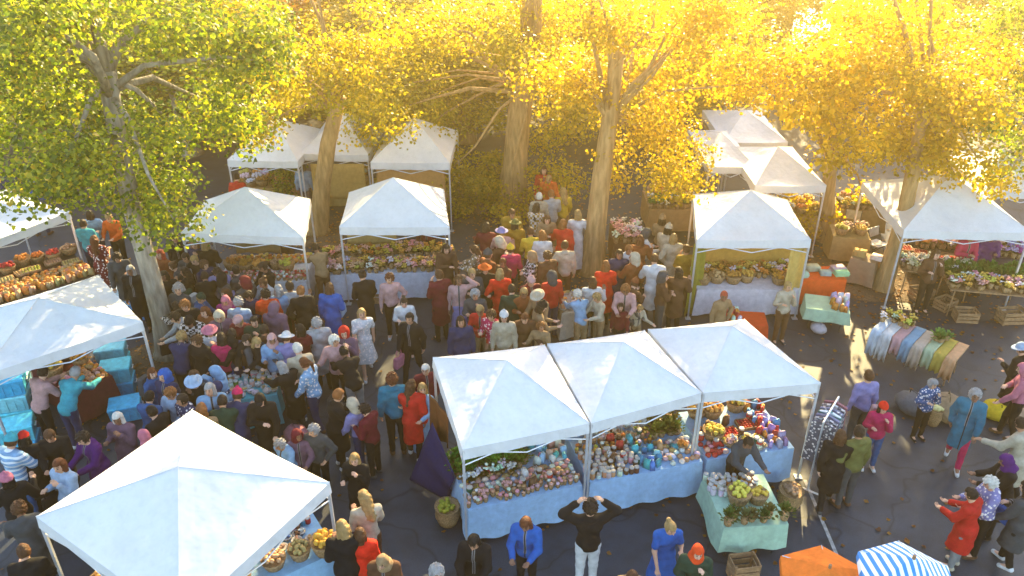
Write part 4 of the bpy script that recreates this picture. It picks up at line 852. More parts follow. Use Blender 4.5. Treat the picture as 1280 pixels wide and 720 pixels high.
POSES = {'stand': pose(.03, (DN, DN)), 'stand_b': pose(.05, (DN, BENT), nod=.25), 'walk': pose(.06, (DNB, DNF), .26), 'walk_b': pose(.05, (DNF, DNB), -.24, yaw=.3), 'browse': pose(.32, (REACH, FW), nod=.3), 'lean': pose(.6, (REACH, REACH), nod=.2),
    'photo': pose(.0, (UP, UP), nod=-.05), 'fold': pose(.04, (FOLD, FOLD), yaw=-.4), 'armup': pose(.03, (HEADH, DN), yaw=.4), 'handshead': pose(-.02, (HEADH, HEADH), nod=.1), 'hold': pose(.08, (FW, FW), nod=.35), 
    's2': pose(.05, ((va(.14, -.04, -.24), va(-.12, .1, -.18)), DN), nod=.1, yaw=-.5), 's3': pose(.1, (BENT, DNF), nod=.3, yaw=.35), 's4': pose(.0, (FW, (va(.12, .02, -.26), va(.04, .22, .10))), yaw=.6), 's5': pose(.12, (DNF, FOLD), .12, nod=.2), 's6': pose(.18, ((va(.06, .14, -.24), va(.08, .26, -.02)), DNB), -.16, yaw=-.3, nod=.25), 's7': pose(-.03, ((va(.03, .10, -.26), va(-.10, .10, .24)), BENT), nod=.15, yaw=.2), 'sit': pose(.12, (FW, REACH), sit=True, nod=.2)}
GR = lambda J, h, m=.14: SDF(np.min([J[k] for k in J if isinstance(k, tuple) or k in ('pel', 'head')], 0) - [m + .06, m + .06, .10], np.max([J[k] for k in J if isinstance(k, tuple) or k in ('pel', 'head')], 0) + [m + .06, m + .06, m + .02], h)
def hrot(J): return (Matrix.Rotation(J['yaw'], 3, 'Z') @ Matrix.Rotation(-J['nod'], 3, 'X'))
def mk_body(J):
    g = GR(J, .0105); c = lambda a, b, ra, rb, k=.03: g.cap(J[a], J[b], ra, rb, k)
    g.ell(J['pel'], (.155, .105, .13)).ell(J['waist'], (.13, .09, .16), .06).ell(J['chest'], (.165, .108, .17), .06)
    g.cap(J['chest'] + va(-.10, 0, .09), J['chest'] + va(.10, 0, .09), .065, .065, .05); g.cap(J['neck'] - va(0, 0, .05), J['head'] - va(0, .015, .03), .058, .052, .03)
    for i in (0, 1):
        c(('sh', i), ('el', i), .050, .040); c(('el', i), ('wr', i), .040, .026); c(('hip', i), ('kn', i), .085, .055, .04); c(('kn', i), ('an', i), .055, .036); c(('an', i), ('toe', i), .036, .028)
        s = -1 if i == 0 else 1; d = J['wr', i] - J['el', i]; d = d / np.linalg.norm(d); side = np.cross(d, va(0, 0, 1)) if abs(d[2]) < .8 else va(0, 1., 0); side = side - d * (side @ d); side /= np.linalg.norm(side); nrm = np.cross(side, d)
        if nrm[0] * s > 0: nrm = -nrm
        p0 = J['wr', i]; p1 = p0 + d * .085; g.cap(p0, p0 + d * .05, .024, .030, .015); g.cap(p1 - side * .024, p1 + side * .024, .016, .016, .02)
        for q in range(4):                       # four fingers, two bends each
            o_ = p1 + side * (-.031 + .0207 * q); L = (.031, .038, .036, .028)[q] if s * side[1] < 0 else (.028, .036, .038, .031)[q]; m_ = o_ + d * L * 1.1 + nrm * .010; e_ = m_ + d * L * .7 + nrm * .028; g.cap(o_, m_, .0095, .0090, .002); g.cap(m_, e_, .0090, .0082, .002)
        th = side * (1 if side[1] > 0 or side[0] > 0 else -1); o_ = p0 + d * .03 + th * .022; g.cap(o_, o_ + d * .035 + th * .022, .012, .011, .006); g.cap(o_ + d * .035 + th * .022, o_ + d * .06 + th * .026 + nrm * .01, .011, .009, .003)
    Hr = np.array(hrot(J)); h0 = J['head']; P = lambda x, y, z: h0 + Hr @ va(x, y, z)
    g.ell(P(0, 0, .01), (.074, .092, .105), .02, Hr).ell(P(0, .03, -.055), (.052, .055, .055), .03, Hr)
    g.cap(P(0, .088, .015), P(0, .106, -.022), .009, .014, .012)
    for s in (-1, 1): g.ell(P(s * .031, .097, .018), (.017, .014, .011), M3=Hr, sub=True); g.ell(P(s * .031, .078, .017), (.014, .014, .013), .001, Hr); g.ell(P(s * .077, -.005, .0), (.012, .02, .032), .006, Hr)
    g.cap(P(-.018, .083, -.052), P(.018, .083, -.052), .009, .009, .008)
    def face(c_):
        q = (c_ - h0) @ Hr; m = np.zeros(len(c_)); m[(np.abs(np.abs(q[:, 0]) - .031) < .013) & (np.abs(q[:, 2] - .017) < .009) & (q[:, 1] > .06)] = 1
        m[(np.abs(np.abs(q[:, 0]) - .031) < .019) & (np.abs(q[:, 2] - .040) < .006) & (q[:, 1] > .06)] = 1; m[(np.abs(q[:, 0]) < .024) & (np.abs(q[:, 2] + .052) < .008) & (q[:, 1] > .07)] = 2; return m
    return g.mesh('person', ['skin', 'eye', 'lip'], face)
def torso(g, J, o):
    g.ell(J['waist'], (.135 + o, .095 + o, .17), .05).ell(J['chest'], (.168 + o, .113 + o, .17 + o * .4), .06); g.cap(J['chest'] + va(-.105, 0, .085), J['chest'] + va(.105, 0, .085), .07 + o * .5, .07 + o * .5, .05)
    g.cap(J['chest'] + va(0, -.01, .1), J['neck'] + va(0, -.01, -.01), .085, .062 + o * .3, .03)
def sleeves(g, J, o, short=False):
    for i in (0, 1):
        e = J['el', i]; 
        if short: g.cap(J['sh', i], J['sh', i] * .35 + e * .65, .056 + o * .8, .052 + o, .03)
        else: w_ = e + (J['wr', i] - e) * .97; g.cap(J['sh', i], e, .056 + o, .045 + o, .04); g.cap(e, w_, .045 + o, .033 + o * .7, .02)
def hemcut(z): return lambda X, Y, Z: z + .012 * np.sin(X * 22) - Z
def mk_garment(kind, J):
    g = GR(J, .0145, .2); pz = J['pel'][2]
    if kind in ('jacket', 'shirt', 'tee', 'puffer'):
        o = {'jacket': .022, 'shirt': .012, 'tee': .010, 'puffer': .042}[kind]; torso(g, J, o); g.ell(J['pel'] + va(0, 0, .02), (.16 + o, .112 + o, .16), .05); sleeves(g, J, o, kind == 'tee')
        if kind in ('jacket', 'puffer'): g.ell(J['neck'] + va(0, -.05, -.01), (.10, .07, .045), .02)
        if kind == 'puffer':
            X, Y, Z = np.meshgrid(*g.ax, indexing='ij', sparse=True); g.f = (g.f + .008 * np.abs(np.sin(Z * 34))).astype(np.float32)
        g.wob(.0045, 24); g.cut(hemcut(pz - (.10 if kind != 'tee' else .05)))
    elif kind in ('coat', 'dress', 'robe'):
        o = .028 if kind == 'coat' else .012; torso(g, J, o); sleeves(g, J, o, kind == 'dress'); hem = {'coat': .48, 'dress': .42, 'robe': .14}[kind]; fl = {'coat': .20, 'dress': .27, 'robe': .27}[kind]
        if J['pel'][2] < .7: hem = .42
        g.ell(J['pel'], (.165 + o, .12 + o, .16), .05); g.cap(J['pel'] + va(0, 0, 0), va(0, .02, hem - .02), .15 + o, fl, .05)
        if kind == 'coat': g.ell(J['neck'] + va(0, -.03, -.01), (.095, .075, .05), .02)
        g.wob(.007, 21); g.cut(hemcut(hem))
    elif kind == 'trousers':
        g.ell(J['pel'] - va(0, 0, .01), (.162, .115, .13), .03)
        for i in (0, 1): g.cap(J['hip', i], J['kn', i], .096, .066, .04); g.cap(J['kn', i], J['an', i] + va(0, 0, -.01), .066, .052, .03)
        g.wob(.004, 26); g.cut(lambda X, Y, Z: .085 - Z)
    elif kind == 'skirt':
        g.ell(J['pel'], (.162, .12, .12), .03); g.cap(J['pel'] - va(0, 0, .04), va(0, .0, .12), .145, .24, .04); g.wob(.008, 23); g.cut(hemcut(.16)); g.cut(lambda X, Y, Z: Z - pz - .08)
    return g.mesh(kind, ['cloth'])
def mk_shoe(J, i):
    a, t = J['an', i], J['toe', i]; g = SDF(np.minimum(a, t) - .12, np.maximum(a, t) + .12, .0125); g.cap(a + va(0, -.03, -.035), t + va(0, -.01, .0), .045, .038, .02).cap(a + va(0, 0, .0), a + va(0, 0, -.03), .045, .045, .02)
    lo = min(a[2] - .085, t[2] - .03); g.cut(lambda X, Y, Z: lo - Z); return g.mesh('shoe', ['thing'])
def mk_hair(k):
    g = SDF((-.3, -.3, -.5), (.3, .3, .34), .0115); o = .016; rr = (.074 + o, .092 + o, .105 + o); face = lambda zt, yf: (lambda X, Y, Z: np.minimum(Y - yf, zt - Z)); E_ = lambda r=rr, c=(0, -.006, .014): g.ell(c, r, .01)
    if k == 'short': E_().cut(face(.058, .035)).cut(lambda X, Y, Z: -.055 - Z + 0 * X); g.wob(.003, 70)
    if k == 'curly': E_((.105, .12, .125)).cut(face(.062, .045)).cut(lambda X, Y, Z: -.06 - Z + 0 * X); g.wob(.012, 85)
    if k == 'bob': E_(); g.cap((-.06, -.02, 0), (-.07, -.01, -.11), .04, .04).cap((.06, -.02, 0), (.07, -.01, -.11), .04, .04).cap((0, -.06, 0), (0, -.06, -.11), .07, .07).cut(face(.056, .04)).cut(lambda X, Y, Z: -.135 - Z + 0 * X); g.wob(.004, 60)
    if k == 'long': E_(); g.cap((-.05, -.04, 0), (-.06, -.075, -.3), .05, .035).cap((.05, -.04, 0), (.06, -.075, -.3), .05, .035).cap((0, -.07, 0), (0, -.10, -.33), .07, .05).cut(face(.056, .04)); g.wob(.005, 55)
    if k == 'ponytail': E_(); g.cap((0, -.1, .05), (0, -.15, -.02), .03, .035).cap((0, -.15, -.02), (0, -.14, -.2), .035, .012).cut(face(.056, .038)).cut(lambda X, Y, Z: np.where(Y > -.09, -.06 - Z, -1.0)); g.wob(.003, 60)
    if k == 'bun': E_(); g.ell((0, -.10, .09), (.045, .045, .04)).cut(face(.056, .038)).cut(lambda X, Y, Z: -.055 - Z + 0 * X); g.wob(.003, 60)
    if k == 'beanie': E_((.098, .118, .128), (0, -.01, .03)); g.cap((-.07, 0, .045), (.07, 0, .045), .0, .0); g.ell((0, -.012, .16), (.028, .028, .028)).cut(lambda X, Y, Z: .03 - .25 * Y * 0 - Z + 0 * X); g.wob(.002, 90)
    if k == 'cap': E_((.094, .112, .118), (0, -.008, .03)).cut(lambda X, Y, Z: .035 - Z + 0 * X); g.ell((0, .11, .045), (.07, .085, .012), .01)
    if k == 'sunhat': E_((.096, .112, .115), (0, -.005, .035)).cut(lambda X, Y, Z: .03 - Z + 0 * X); g.ell((0, 0, .042), (.165, .18, .014), .02)
    if k == 'hood': E_((.115, .13, .14), (0, -.02, .01)); g.cap((0, -.05, -.05), (0, -.06, -.12), .10, .11, .04).cut(face(.075, .06)); g.wob(.004, 30)
    if k == 'headscarf': E_((.092, .108, .12)); g.cap((0, -.02, -.05), (0, -.02, -.15), .085, .13, .04).cut(lambda X, Y, Z: np.minimum(np.minimum(Y - .05, .052 - Z), np.minimum(Z + .075, .058 - np.abs(X)))).cut(lambda X, Y, Z: -.17 - Z + 0 * X); g.wob(.004, 40)
    return g.mesh({'short': 'hair', 'curly': 'hair', 'bob': 'hair', 'long': 'hair', 'ponytail': 'hair', 'bun': 'hair'}.get(k, k), ['cloth' if k in ('beanie', 'cap', 'sunhat', 'hood', 'headscarf') else 'hair'])
CACHE = {}
def cached(key, fn):
    if key not in CACHE: CACHE[key] = fn()
    return CACHE[key]
CN = {k_: tuple(v * (.72 if max(c_) > .25 and k_ not in ('red', 'bright_red', 'orange_red', 'white', 'yellow') else .9) for v in c_) for k_, c_ in dict(black=(.008, .008, .010), white=(.62, .62, .62), cream=(.6, .52, .38), grey=(.26, .27, .28), dark_grey=(.06, .065, .07), pale_grey=(.46, .48, .5), red=(.52, .02, .015), bright_red=(.75, .03, .012), orange=(.75, .14, .02), orange_red=(.7, .07, .015), navy=(.02, .03, .09), blue=(.02, .13, .48), light_blue=(.28, .48, .72), pale_blue=(.42, .56, .74), teal=(.02, .16, .24), turquoise=(.05, .42, .5), green=(.03, .16, .06), dark_green=(.02, .05, .03), olive=(.14, .14, .04), yellow=(.6, .42, .04), mustard=(.45, .27, .03), brown=(.11, .05, .025), rust=(.3, .09, .03), tan=(.38, .25, .13), pink=(.62, .2, .28), hot_pink=(.65, .02, .12), magenta=(.35, .02, .2), purple=(.08, .01, .13), mauve=(.16, .09, .13), lavender=(.3, .28, .55), burgundy=(.14, .01, .02), denim=(.03, .10, .25), pale_pink=(.65, .38, .36)).items()}
HCN = dict(black=(.010, .008, .007), dark=(.03, .018, .012), brown=(.09, .04, .018), auburn=(.13, .04, .015), ginger=(.26, .10, .03), blond=(.36, .23, .09), grey=(.32, .31, .3), white=(.66, .62, .54), red=(.4, .06, .03))
SKINS = [(.52, .29, .19), (.6, .36, .25), (.42, .22, .13), (.24, .12, .07), (.56, .32, .2)]
HATS = ('beanie', 'cap', 'sunhat', 'hood', 'headscarf'); GNAME = dict(jacket='jacket', shirt='shirt', tee='T-shirt', puffer='padded jacket', coat='long coat', dress='dress', robe='long gown', trousers='trousers', skirt='long skirt'); HNAME = dict(short='short', curly='curly', bob='bobbed', long='long', ponytail='tied', bun='bun of')
USED = {}; COUNT = [0]; COLN = lambda c: c.replace('_', '-')
def person(px, py, ps, face, hair, hc, top, tc, bot, bc, place, h=1.72, pat=None, bag=None, skin=None, shoe=None, vend=0, xy=None):
    """px, py: the head in the photograph; face: heading in degrees, 0 looks away from the viewer, 90 to the left, 180 at the viewer"""
    if bot == 'skip': return
    if ps == 'stand': ps = ['stand', 's2', 's3', 's4', 's5', 's6', 's7'][(COUNT[0] * 5) % 7]
    if ps == 'stand_b': ps = ['stand_b', 's5', 's3', 's7'][COUNT[0] % 4]
    J = POSES[ps]; s = h / 1.72; hz_ = J['head'][2] * s
    p = W(px, py, hz_) if xy is None else Vector((*xy, 0)); yaw = R(face); hd = Matrix.Rotation(yaw, 3, 'Z') @ Vector(J['head'] * s)
    for (tc_, ta, hx, hy) in TABLES:
        dx, dy = p.x - hd.x - tc_.x, p.y - hd.y - tc_.y; u, v = dx * math.cos(ta) + dy * math.sin(ta), -dx * math.sin(ta) + dy * math.cos(ta)
        if abs(u) < hx + .02 and abs(v) < hy + .05:
            sg = 1 if ('behind' in place or 'above' in place or 'under' in place) else (-1 if 'before' in place or 'front' in place else (1 if v > 0 else -1)); nv = sg * (hy + .24); mv = nv - v
            p.x += -math.sin(ta) * mv; p.y += math.cos(ta) * mv
    sk = skin if skin is not None else SKINS[COUNT[0] % 5]; COUNT[0] += 1
    o = link('person', cached(('b', ps), lambda: mk_body(J)), None, (p.x - hd.x, p.y - hd.y, 0), yaw, sk); o.scale = (s, s, s)
    gt = link(top, cached((top, ps), lambda: mk_garment(top, J)), o, color=CN[tc])
    if pat:
        gt.material_slots[0].link = 'OBJECT'; gt.material_slots[0].material = M[pat]
    if bot and not (top == 'robe'): link(bot, cached((bot, ps), lambda: mk_garment(bot, J)), o, color=CN[bc])
    hcol = (CN if hair in HATS else HCN)[hc]
    hm_ = hrot(J).to_4x4(); hm_.translation = Vector(J['head'])
    if hair in HATS and hair not in ('hood', 'headscarf'):
        u = link('hair', cached(('h', 'short' if COUNT[0] % 2 else 'bob'), lambda: mk_hair('short' if COUNT[0] % 2 else 'bob')), o, color=HCN[['dark', 'brown', 'black', 'blond'][COUNT[0] % 4]]); u.matrix_local = hm_
    q = link('hair' if hair not in HATS else hair, cached(('h', hair), lambda: mk_hair(hair)), o, color=hcol); q.matrix_local = hm_
    for i in (0, 1): link('shoe', cached(('s', ps, i), lambda: mk_shoe(J, i)), o, color=CN[shoe or ['black', 'dark_grey', 'brown', 'white'][COUNT[0] % 4]])
    pn = {'stripe': 'striped ', 'check': 'checked ', 'floral': 'flowered '}.get(pat, '')
    tn = '%s %s%s' % (COLN(tc), pn, GNAME[top]); hn = ('%s %s' % (COLN(hc), hair) if hair in HATS else '%s %s hair' % (HNAME[hair], hc))
    lb = 'person in %s with %s %s' % (tn, hn, place)
    if lb in USED or len(lb.split()) > 16: print('LABEL', lb)
    USED[lb] = 1; tag(o, lb, 'person', 'people at the market')
    if bag and (bag, tn, place) in USED: bag = None
    if bag:
        USED[(bag, tn, place)] = 1; kind, bcN = bag; hand = o.matrix_basis @ Vector(J['wr', 1]); mb = MB()
        if kind == 'backpack':
            c = o.matrix_basis @ Vector(J['chest'] + va(0, -.24, -.06)); mb.box((0, 0, 0), (.28, .16, .38), taper=.8); mb.box((0, -.09, -.06), (.2, .05, .18))
            b_ = mb.build('backpack', 'cloth', None, c, yaw, CN[bcN]); md = b_.modifiers.new('b', 'BEVEL'); md.width = .04; md.segments = 3; tag(b_, '%s backpack worn by the %s' % (COLN(bcN), lb.split(' with ')[0] + ' ' + place), 'backpack')
        else:
            c = hand + Vector((0, 0, -.28)); mb.box((0, 0, 0), (.34, .12, .26), taper=.86); b_ = mb.build('tote_bag', 'cloth', None, c, yaw + 1.4, CN[bcN]); md = b_.modifiers.new('b', 'BEVEL'); md.width = .03; md.segments = 2
            tag(b_, '%s bag carried by the %s' % (COLN(bcN), lb.split(' with ')[0] + ' ' + place), 'bag'); hb = MB(); hb.tube([(-.09, 0, .12), (-.07, 0, .28), (.07, 0, .28), (.09, 0, .12)], .01, 6); hb.build('handle', 'cloth', b_, color=CN[bcN])
        if len(b_['label'].split()) > 16: b_['label'] = ' '.join(b_['label'].split()[:16])
    return o
P_ = person
# --- lower left
P_(14, 552, 'hold', -20, 'beanie', 'turquoise', 'puffer', 'light_blue', 'trousers', 'denim', 'at the left edge', pat='stripe', h=1.76, shoe='brown')
P_(54, 466, 'browse', -25, 'short', 'dark', 'jacket', 'pale_pink', 'trousers', 'black', 'between the blue box stacks', h=1.72)
P_(94, 466, 'lean', -12, 'short', 'grey', 'jacket', 'turquoise', 'trousers', 'navy', 'leaning to the goods table', h=1.76)
P_(147, 523, 'stand_b', 175, 'bob', 'white', 'coat', 'mauve', 'trousers', 'denim', 'above the corner-on tent', h=1.68)
P_(74, 582, 'stand', 160, 'bob', 'auburn', 'coat', 'pale_blue', 'trousers', 'black', 'left of the corner-on tent', bag=('tote', 'black'))
P_(30, 548, 'stand_b', 20, 'cap', 'red', 'coat', 'black', 'trousers', 'black', 'by the front blue box stack', h=1.7)
P_(104, 548, 'hold', 150, 'curly', 'dark', 'coat', 'purple', 'trousers', 'black', 'left of the mauve-coated one')
P_(62, 545, 'hold', 200, 'short', 'brown', 'coat', 'black', 'trousers', 'black', 'behind the pale-blue coat')
P_(24, 636, 'stand', 30, 'curly', 'brown', 'coat', 'dark_grey', 'trousers', 'black', 'at the lower left edge')
P_(8, 600, 'stand', 40, 'beanie', 'pink', 'coat', 'black', 'trousers', 'black', 'at the lower left edge')
P_(30, 690, 'stand_b', 20, 'short', 'brown', 'coat', 'black', 'trousers', 'black', 'at the bottom left corner')
P_(120, 612, 'stand', 200, 'short', 'black', 'jacket', 'dark_grey', 'trousers', 'black', 'beside the tent corner', h=1.6)
P_(180, 545, 'stand', 60, 'headscarf', 'pink', 'coat', 'black', 'trousers', 'black', 'above the corner-on tent')
P_(58, 420, 'stand', 0, 'bob', 'ginger', 'jacket', 'navy', 'trousers', 'black', 'under the left-edge tent')
# --- between the left tents and the turquoise table
P_(205, 470, 'stand', 160, 'hood', 'blue', 'jacket', 'navy', 'trousers', 'black', 'below the leaning trunk')
P_(213, 492, 'hold', 170, 'curly', 'ginger', 'jacket', 'pale_blue', 'trousers', 'navy', 'below the leaning trunk')
P_(242, 478, 'stand_b', 200, 'sunhat', 'pale_blue', 'coat', 'black', 'trousers', 'black', 'left of the turquoise table')
P_(228, 500, 'stand', 150, 'short', 'dark', 'jacket', 'navy', 'trousers', 'black', 'left of the turquoise table', pat='floral')
P_(252, 512, 'hold', 10, 'bob', 'ginger', 'shirt', 'tan', 'trousers', 'tan', 'above the back tent corner')
P_(278, 502, 'browse', 10, 'short', 'dark', 'coat', 'dark_green', 'trousers', 'black', 'at the turquoise table')
P_(297, 494, 'browse', 0, 'beanie', 'hot_pink', 'coat', 'navy', 'trousers', 'black', 'at the turquoise table')
P_(325, 500, 'stand_b', 190, 'cap', 'black', 'coat', 'black', 'trousers', 'black', 'in front of the turquoise table')
P_(350, 556, 'stand', 150, 'curly', 'grey', 'jacket', 'light_blue', 'trousers', 'black', 'behind the corner-on tent', h=1.5)
P_(372, 545, 'stand', 190, 'hood', 'burgundy', 'jacket', 'mauve', 'trousers', 'black', 'behind the corner-on tent', h=1.5)
P_(392, 538, 'stand', 170, 'curly', 'grey', 'jacket', 'dark_grey', 'trousers', 'black', 'behind the corner-on tent', h=1.6)
P_(215, 540, 'stand', 20, 'short', 'red', 'jacket', 'mauve', 'trousers', 'black', 'just above the corner-on tent')
P_(190, 515, 'stand', 70, 'short', 'black', 'coat', 'black', 'trousers', 'black', 'under the left-edge tent pole')
# --- dense left crowd
P_(146, 322, 'stand', 200, 'curly', 'dark', 'coat', 'dark_grey', 'trousers', 'black', 'left of the leaning trunk')
P_(163, 338, 'stand', 180, 'bob', 'grey', 'coat', 'black', 'trousers', 'black', 'left of the leaning trunk')
P_(136, 272, 'hold', 180, 'short', 'blond', 'shirt', 'orange', 'trousers', 'black', 'behind the left tree')
P_(112, 268, 'stand', 10, 'bob', 'dark', 'jacket', 'light_blue', 'trousers', 'navy', 'right of the far-left tent')
P_(104, 280, 'stand_b', 0, 'short', 'dark', 'jacket', 'turquoise', 'trousers', 'navy', 'right of the far-left tent')
P_(118, 300, 'stand', 0, 'long', 'auburn', 'dress', 'burgundy', None, 'navy', 'right of the far-left tent', pat='floral')
P_(38, 230, 'stand', 0, 'sunhat', 'light_blue', 'jacket', 'blue', 'trousers', 'navy', 'behind the far-left tent')
P_(10, 215, 'stand', 0, 'short', 'dark', 'jacket', 'navy', 'trousers', 'navy', 'behind the far-left tent')
P_(200, 318, 'stand', 160, 'bob', 'red', 'jacket', 'rust', 'trousers', 'black', 'right of the leaning trunk')
P_(218, 297, 'stand', 190, 'curly', 'black', 'coat', 'black', 'trousers', 'black', 'right of the leaning trunk')
P_(232, 322, 'stand_b', 170, 'short', 'dark', 'jacket', 'dark_grey', 'trousers', 'black', 'right of the leaning trunk')
P_(205, 345, 'stand', 200, 'long', 'dark', 'coat', 'black', 'trousers', 'black', 'right of the leaning trunk')
P_(243, 305, 'stand', 180, 'bob', 'ginger', 'coat', 'navy', 'trousers', 'black', 'near the left second-row tent pole')
P_(257, 306, 'stand', 10, 'bob', 'blond', 'coat', 'black', 'trousers', 'black', 'near the left second-row tent pole')
P_(243, 325, 'hold', 170, 'short', 'blond', 'coat', 'black', 'trousers', 'black', 'left of the white-clothed table')
P_(256, 346, 'lean', 20, 'short', 'dark', 'coat', 'black', 'trousers', 'black', 'left of the white-clothed table')
P_(272, 341, 'stand', 190, 'curly', 'dark', 'jacket', 'lavender', 'trousers', 'navy', 'left of the white-clothed table')
P_(222, 362, 'stand', 170, 'curly', 'grey', 'coat', 'dark_grey', 'trousers', 'black', 'in the dark crowd by the trunk')
P_(231, 382, 'stand_b', 190, 'curly', 'ginger', 'coat', 'black', 'trousers', 'black', 'in the dark crowd by the trunk', h=1.78)
P_(256, 390, 'stand', 150, 'long', 'auburn', 'coat', 'rust', 'trousers', 'black', 'in the dark crowd by the trunk')
P_(282, 376, 'stand', 180, 'headscarf', 'pink', 'jacket', 'magenta', 'trousers', 'black', 'below the white-clothed table')
P_(298, 378, 'stand', 0, 'curly', 'grey', 'jacket', 'pale_blue', 'trousers', 'burgundy', 'below the white-clothed table')
P_(274, 396, 'hold', 200, 'hood', 'cream', 'jacket', 'mauve', 'trousers', 'denim', 'in the middle of the left crowd')
P_(298, 402, 'stand', 170, 'beanie', 'pale_pink', 'coat', 'burgundy', 'trousers', 'black', 'in the middle of the left crowd')
P_(262, 414, 'stand_b', 190, 'sunhat', 'pink', 'jacket', 'white', 'trousers', 'black', 'in the middle of the left crowd', pat='floral')
P_(246, 426, 'stand', 160, 'curly', 'brown', 'coat', 'black', 'trousers', 'black', 'beside the leaning trunk base')
P_(276, 430, 'stand', 20, 'bob', 'dark', 'jacket', 'hot_pink', 'trousers', 'black', 'above the turquoise table')
P_(290, 418, 'stand', 10, 'short', 'dark', 'jacket', 'navy', 'trousers', 'blue', 'above the turquoise table')
P_(332, 368, 'stand_b', 20, 'curly', 'black', 'jacket', 'orange_red', 'trousers', 'black', 'below the white-clothed table', h=1.74)
P_(348, 362, 'stand', 10, 'bob', 'grey', 'shirt', 'light_blue', 'trousers', 'black', 'below the white-clothed table')
P_(343, 384, 'stand', 0, 'hood', 'mauve', 'coat', 'mauve', 'trousers', 'black', 'behind the orange-red jacket')
P_(362, 358, 'stand', 5, 'short', 'dark', 'shirt', 'pale_grey', 'trousers', 'burgundy', 'by the tent right pole', h=1.76)
P_(376, 364, 'stand', 20, 'short', 'ginger', 'coat', 'black', 'trousers', 'black', 'by the tent right pole', h=1.76)
P_(318, 402, 'stand', 180, 'short', 'black', 'coat', 'dark_green', 'trousers', 'black', 'in the middle of the left crowd')
P_(308, 425, 'hold', 170, 'long', 'dark', 'coat', 'black', 'trousers', 'black', 'above the turquoise table')
P_(330, 438, 'stand', 0, 'short', 'dark', 'coat', 'brown', 'trousers', 'black', 'behind the turquoise table')
P_(340, 424, 'stand_b', 190, 'headscarf', 'pale_pink', 'jacket', 'light_blue', 'trousers', 'navy', 'behind the turquoise table')
P_(358, 422, 'stand', 10, 'sunhat', 'white', 'coat', 'lavender', 'trousers', 'navy', 'behind the turquoise table')
P_(375, 412, 'stand', 30, 'bob', 'black', 'jacket', 'burgundy', 'trousers', 'black', 'beside the lavender coat')
P_(372, 436, 'stand_b', 30, 'short', 'white', 'jacket', 'cream', 'trousers', 'denim', 'right of the turquoise table', h=1.76)
P_(396, 404, 'stand', 20, 'curly', 'grey', 'coat', 'pale_grey', 'trousers', 'black', 'right of the turquoise table', h=1.76)
P_(412, 360, 'stand_b', 0, 'bob', 'brown', 'coat', 'blue', 'trousers', 'black', 'below the light-blue banner', h=1.72, bag=('tote', 'pale_blue'))
P_(453, 344, 'stand', 20, 'bun', 'dark', 'coat', 'black', 'trousers', 'black', 'before the long flower table', h=1.74)
P_(452, 392, 'walk', 200, 'long', 'blond', 'dress', 'white', None, 'navy', 'in the open lane', pat='floral', h=1.66)
P_(430, 416, 'stand_b', 180, 'hood', 'red', 'coat', 'mauve', 'trousers', 'magenta', 'at the right end of the left crowd')
P_(418, 426, 'stand', 190, 'curly', 'white', 'jacket', 'pale_pink', 'trousers', 'black', 'at the right end of the left crowd')
P_(430, 440, 'lean', 30, 'short', 'black', 'jacket', 'black', 'trousers', 'grey', 'at the right end of the left crowd', h=1.74)
P_(423, 494, 'hold', -60, 'short', 'ginger', 'coat', 'black', 'trousers', 'black', 'below the sunlit patch', h=1.76)
P_(440, 505, 'stand', 60, 'hood', 'cream', 'jacket', 'lavender', 'trousers', 'navy', 'below the sunlit patch', h=1.6)
P_(456, 512, 'stand', 60, 'curly', 'dark', 'jacket', 'burgundy', 'trousers', 'black', 'below the sunlit patch', h=1.6)
P_(490, 474, 'stand', 10, 'curly', 'auburn', 'jacket', 'teal', 'trousers', 'black', 'below the sunlit patch', h=1.84)
P_(514, 482, 'stand', 0, 'long', 'brown', 'coat', 'red', 'trousers', 'black', 'beside the dark curtain')
P_(528, 486, 'stand', 160, 'bob', 'blond', 'robe', 'light_blue', None, 'navy', 'beside the dark curtain', h=1.6)
P_(532, 462, 'stand', 200, 'short', 'white', 'coat', 'burgundy', 'trousers', 'black', 'by the back-left tent corner', h=1.6)
P_(443, 574, 'stand', 170, 'bob', 'blond', 'coat', 'black', 'trousers', 'black', 'alone on the dark asphalt', h=1.55)
# --- bottom middle
P_(455, 622, 'stand_b', 20, 'long', 'blond', 'shirt', 'cream', 'trousers', 'brown', 'right of the corner-on tent', h=1.74)
P_(428, 660, 'stand', 10, 'bob', 'blond', 'coat', 'black', 'trousers', 'black', 'right of the corner-on tent', h=1.76)
P_(450, 668, 'stand', 5, 'bob', 'brown', 'coat', 'bright_red', 'trousers', 'black', 'right of the corner-on tent', h=1.6)
P_(478, 702, 'stand', 180, 'headscarf', 'tan', 'coat', 'brown', 'trousers', 'black', 'at the bottom edge', h=1.6)
P_(546, 716, 'stand', 170, 'curly', 'grey', 'coat', 'dark_grey', 'trousers', 'black', 'at the bottom edge')
P_(592, 678, 'hold', 170, 'long', 'black', 'coat', 'black', 'trousers', 'black', 'before the leftmost blue cloth', h=1.66)
P_(657, 655, 'hold', 165, 'bob', 'auburn', 'jacket', 'blue', 'trousers', 'black', 'before the leftmost blue cloth', h=1.66)
P_(738, 634, 'handshead', 5, 'curly', 'dark', 'jacket', 'black', 'trousers', 'white', 'raising both hands to the head', h=1.86)
P_(838, 660, 'stand', 185, 'bun', 'blond', 'dress', 'blue', None, 'navy', 'below the middle blue cloth', h=1.62)
P_(872, 690, 'stand_b', 170, 'headscarf', 'orange_red', 'coat', 'dark_green', 'trousers', 'black', 'at the bottom edge', h=1.64)
P_(790, 722, 'stand', 180, 'short', 'brown', 'coat', 'tan', 'trousers', 'black', 'at the bottom edge', h=1.6)
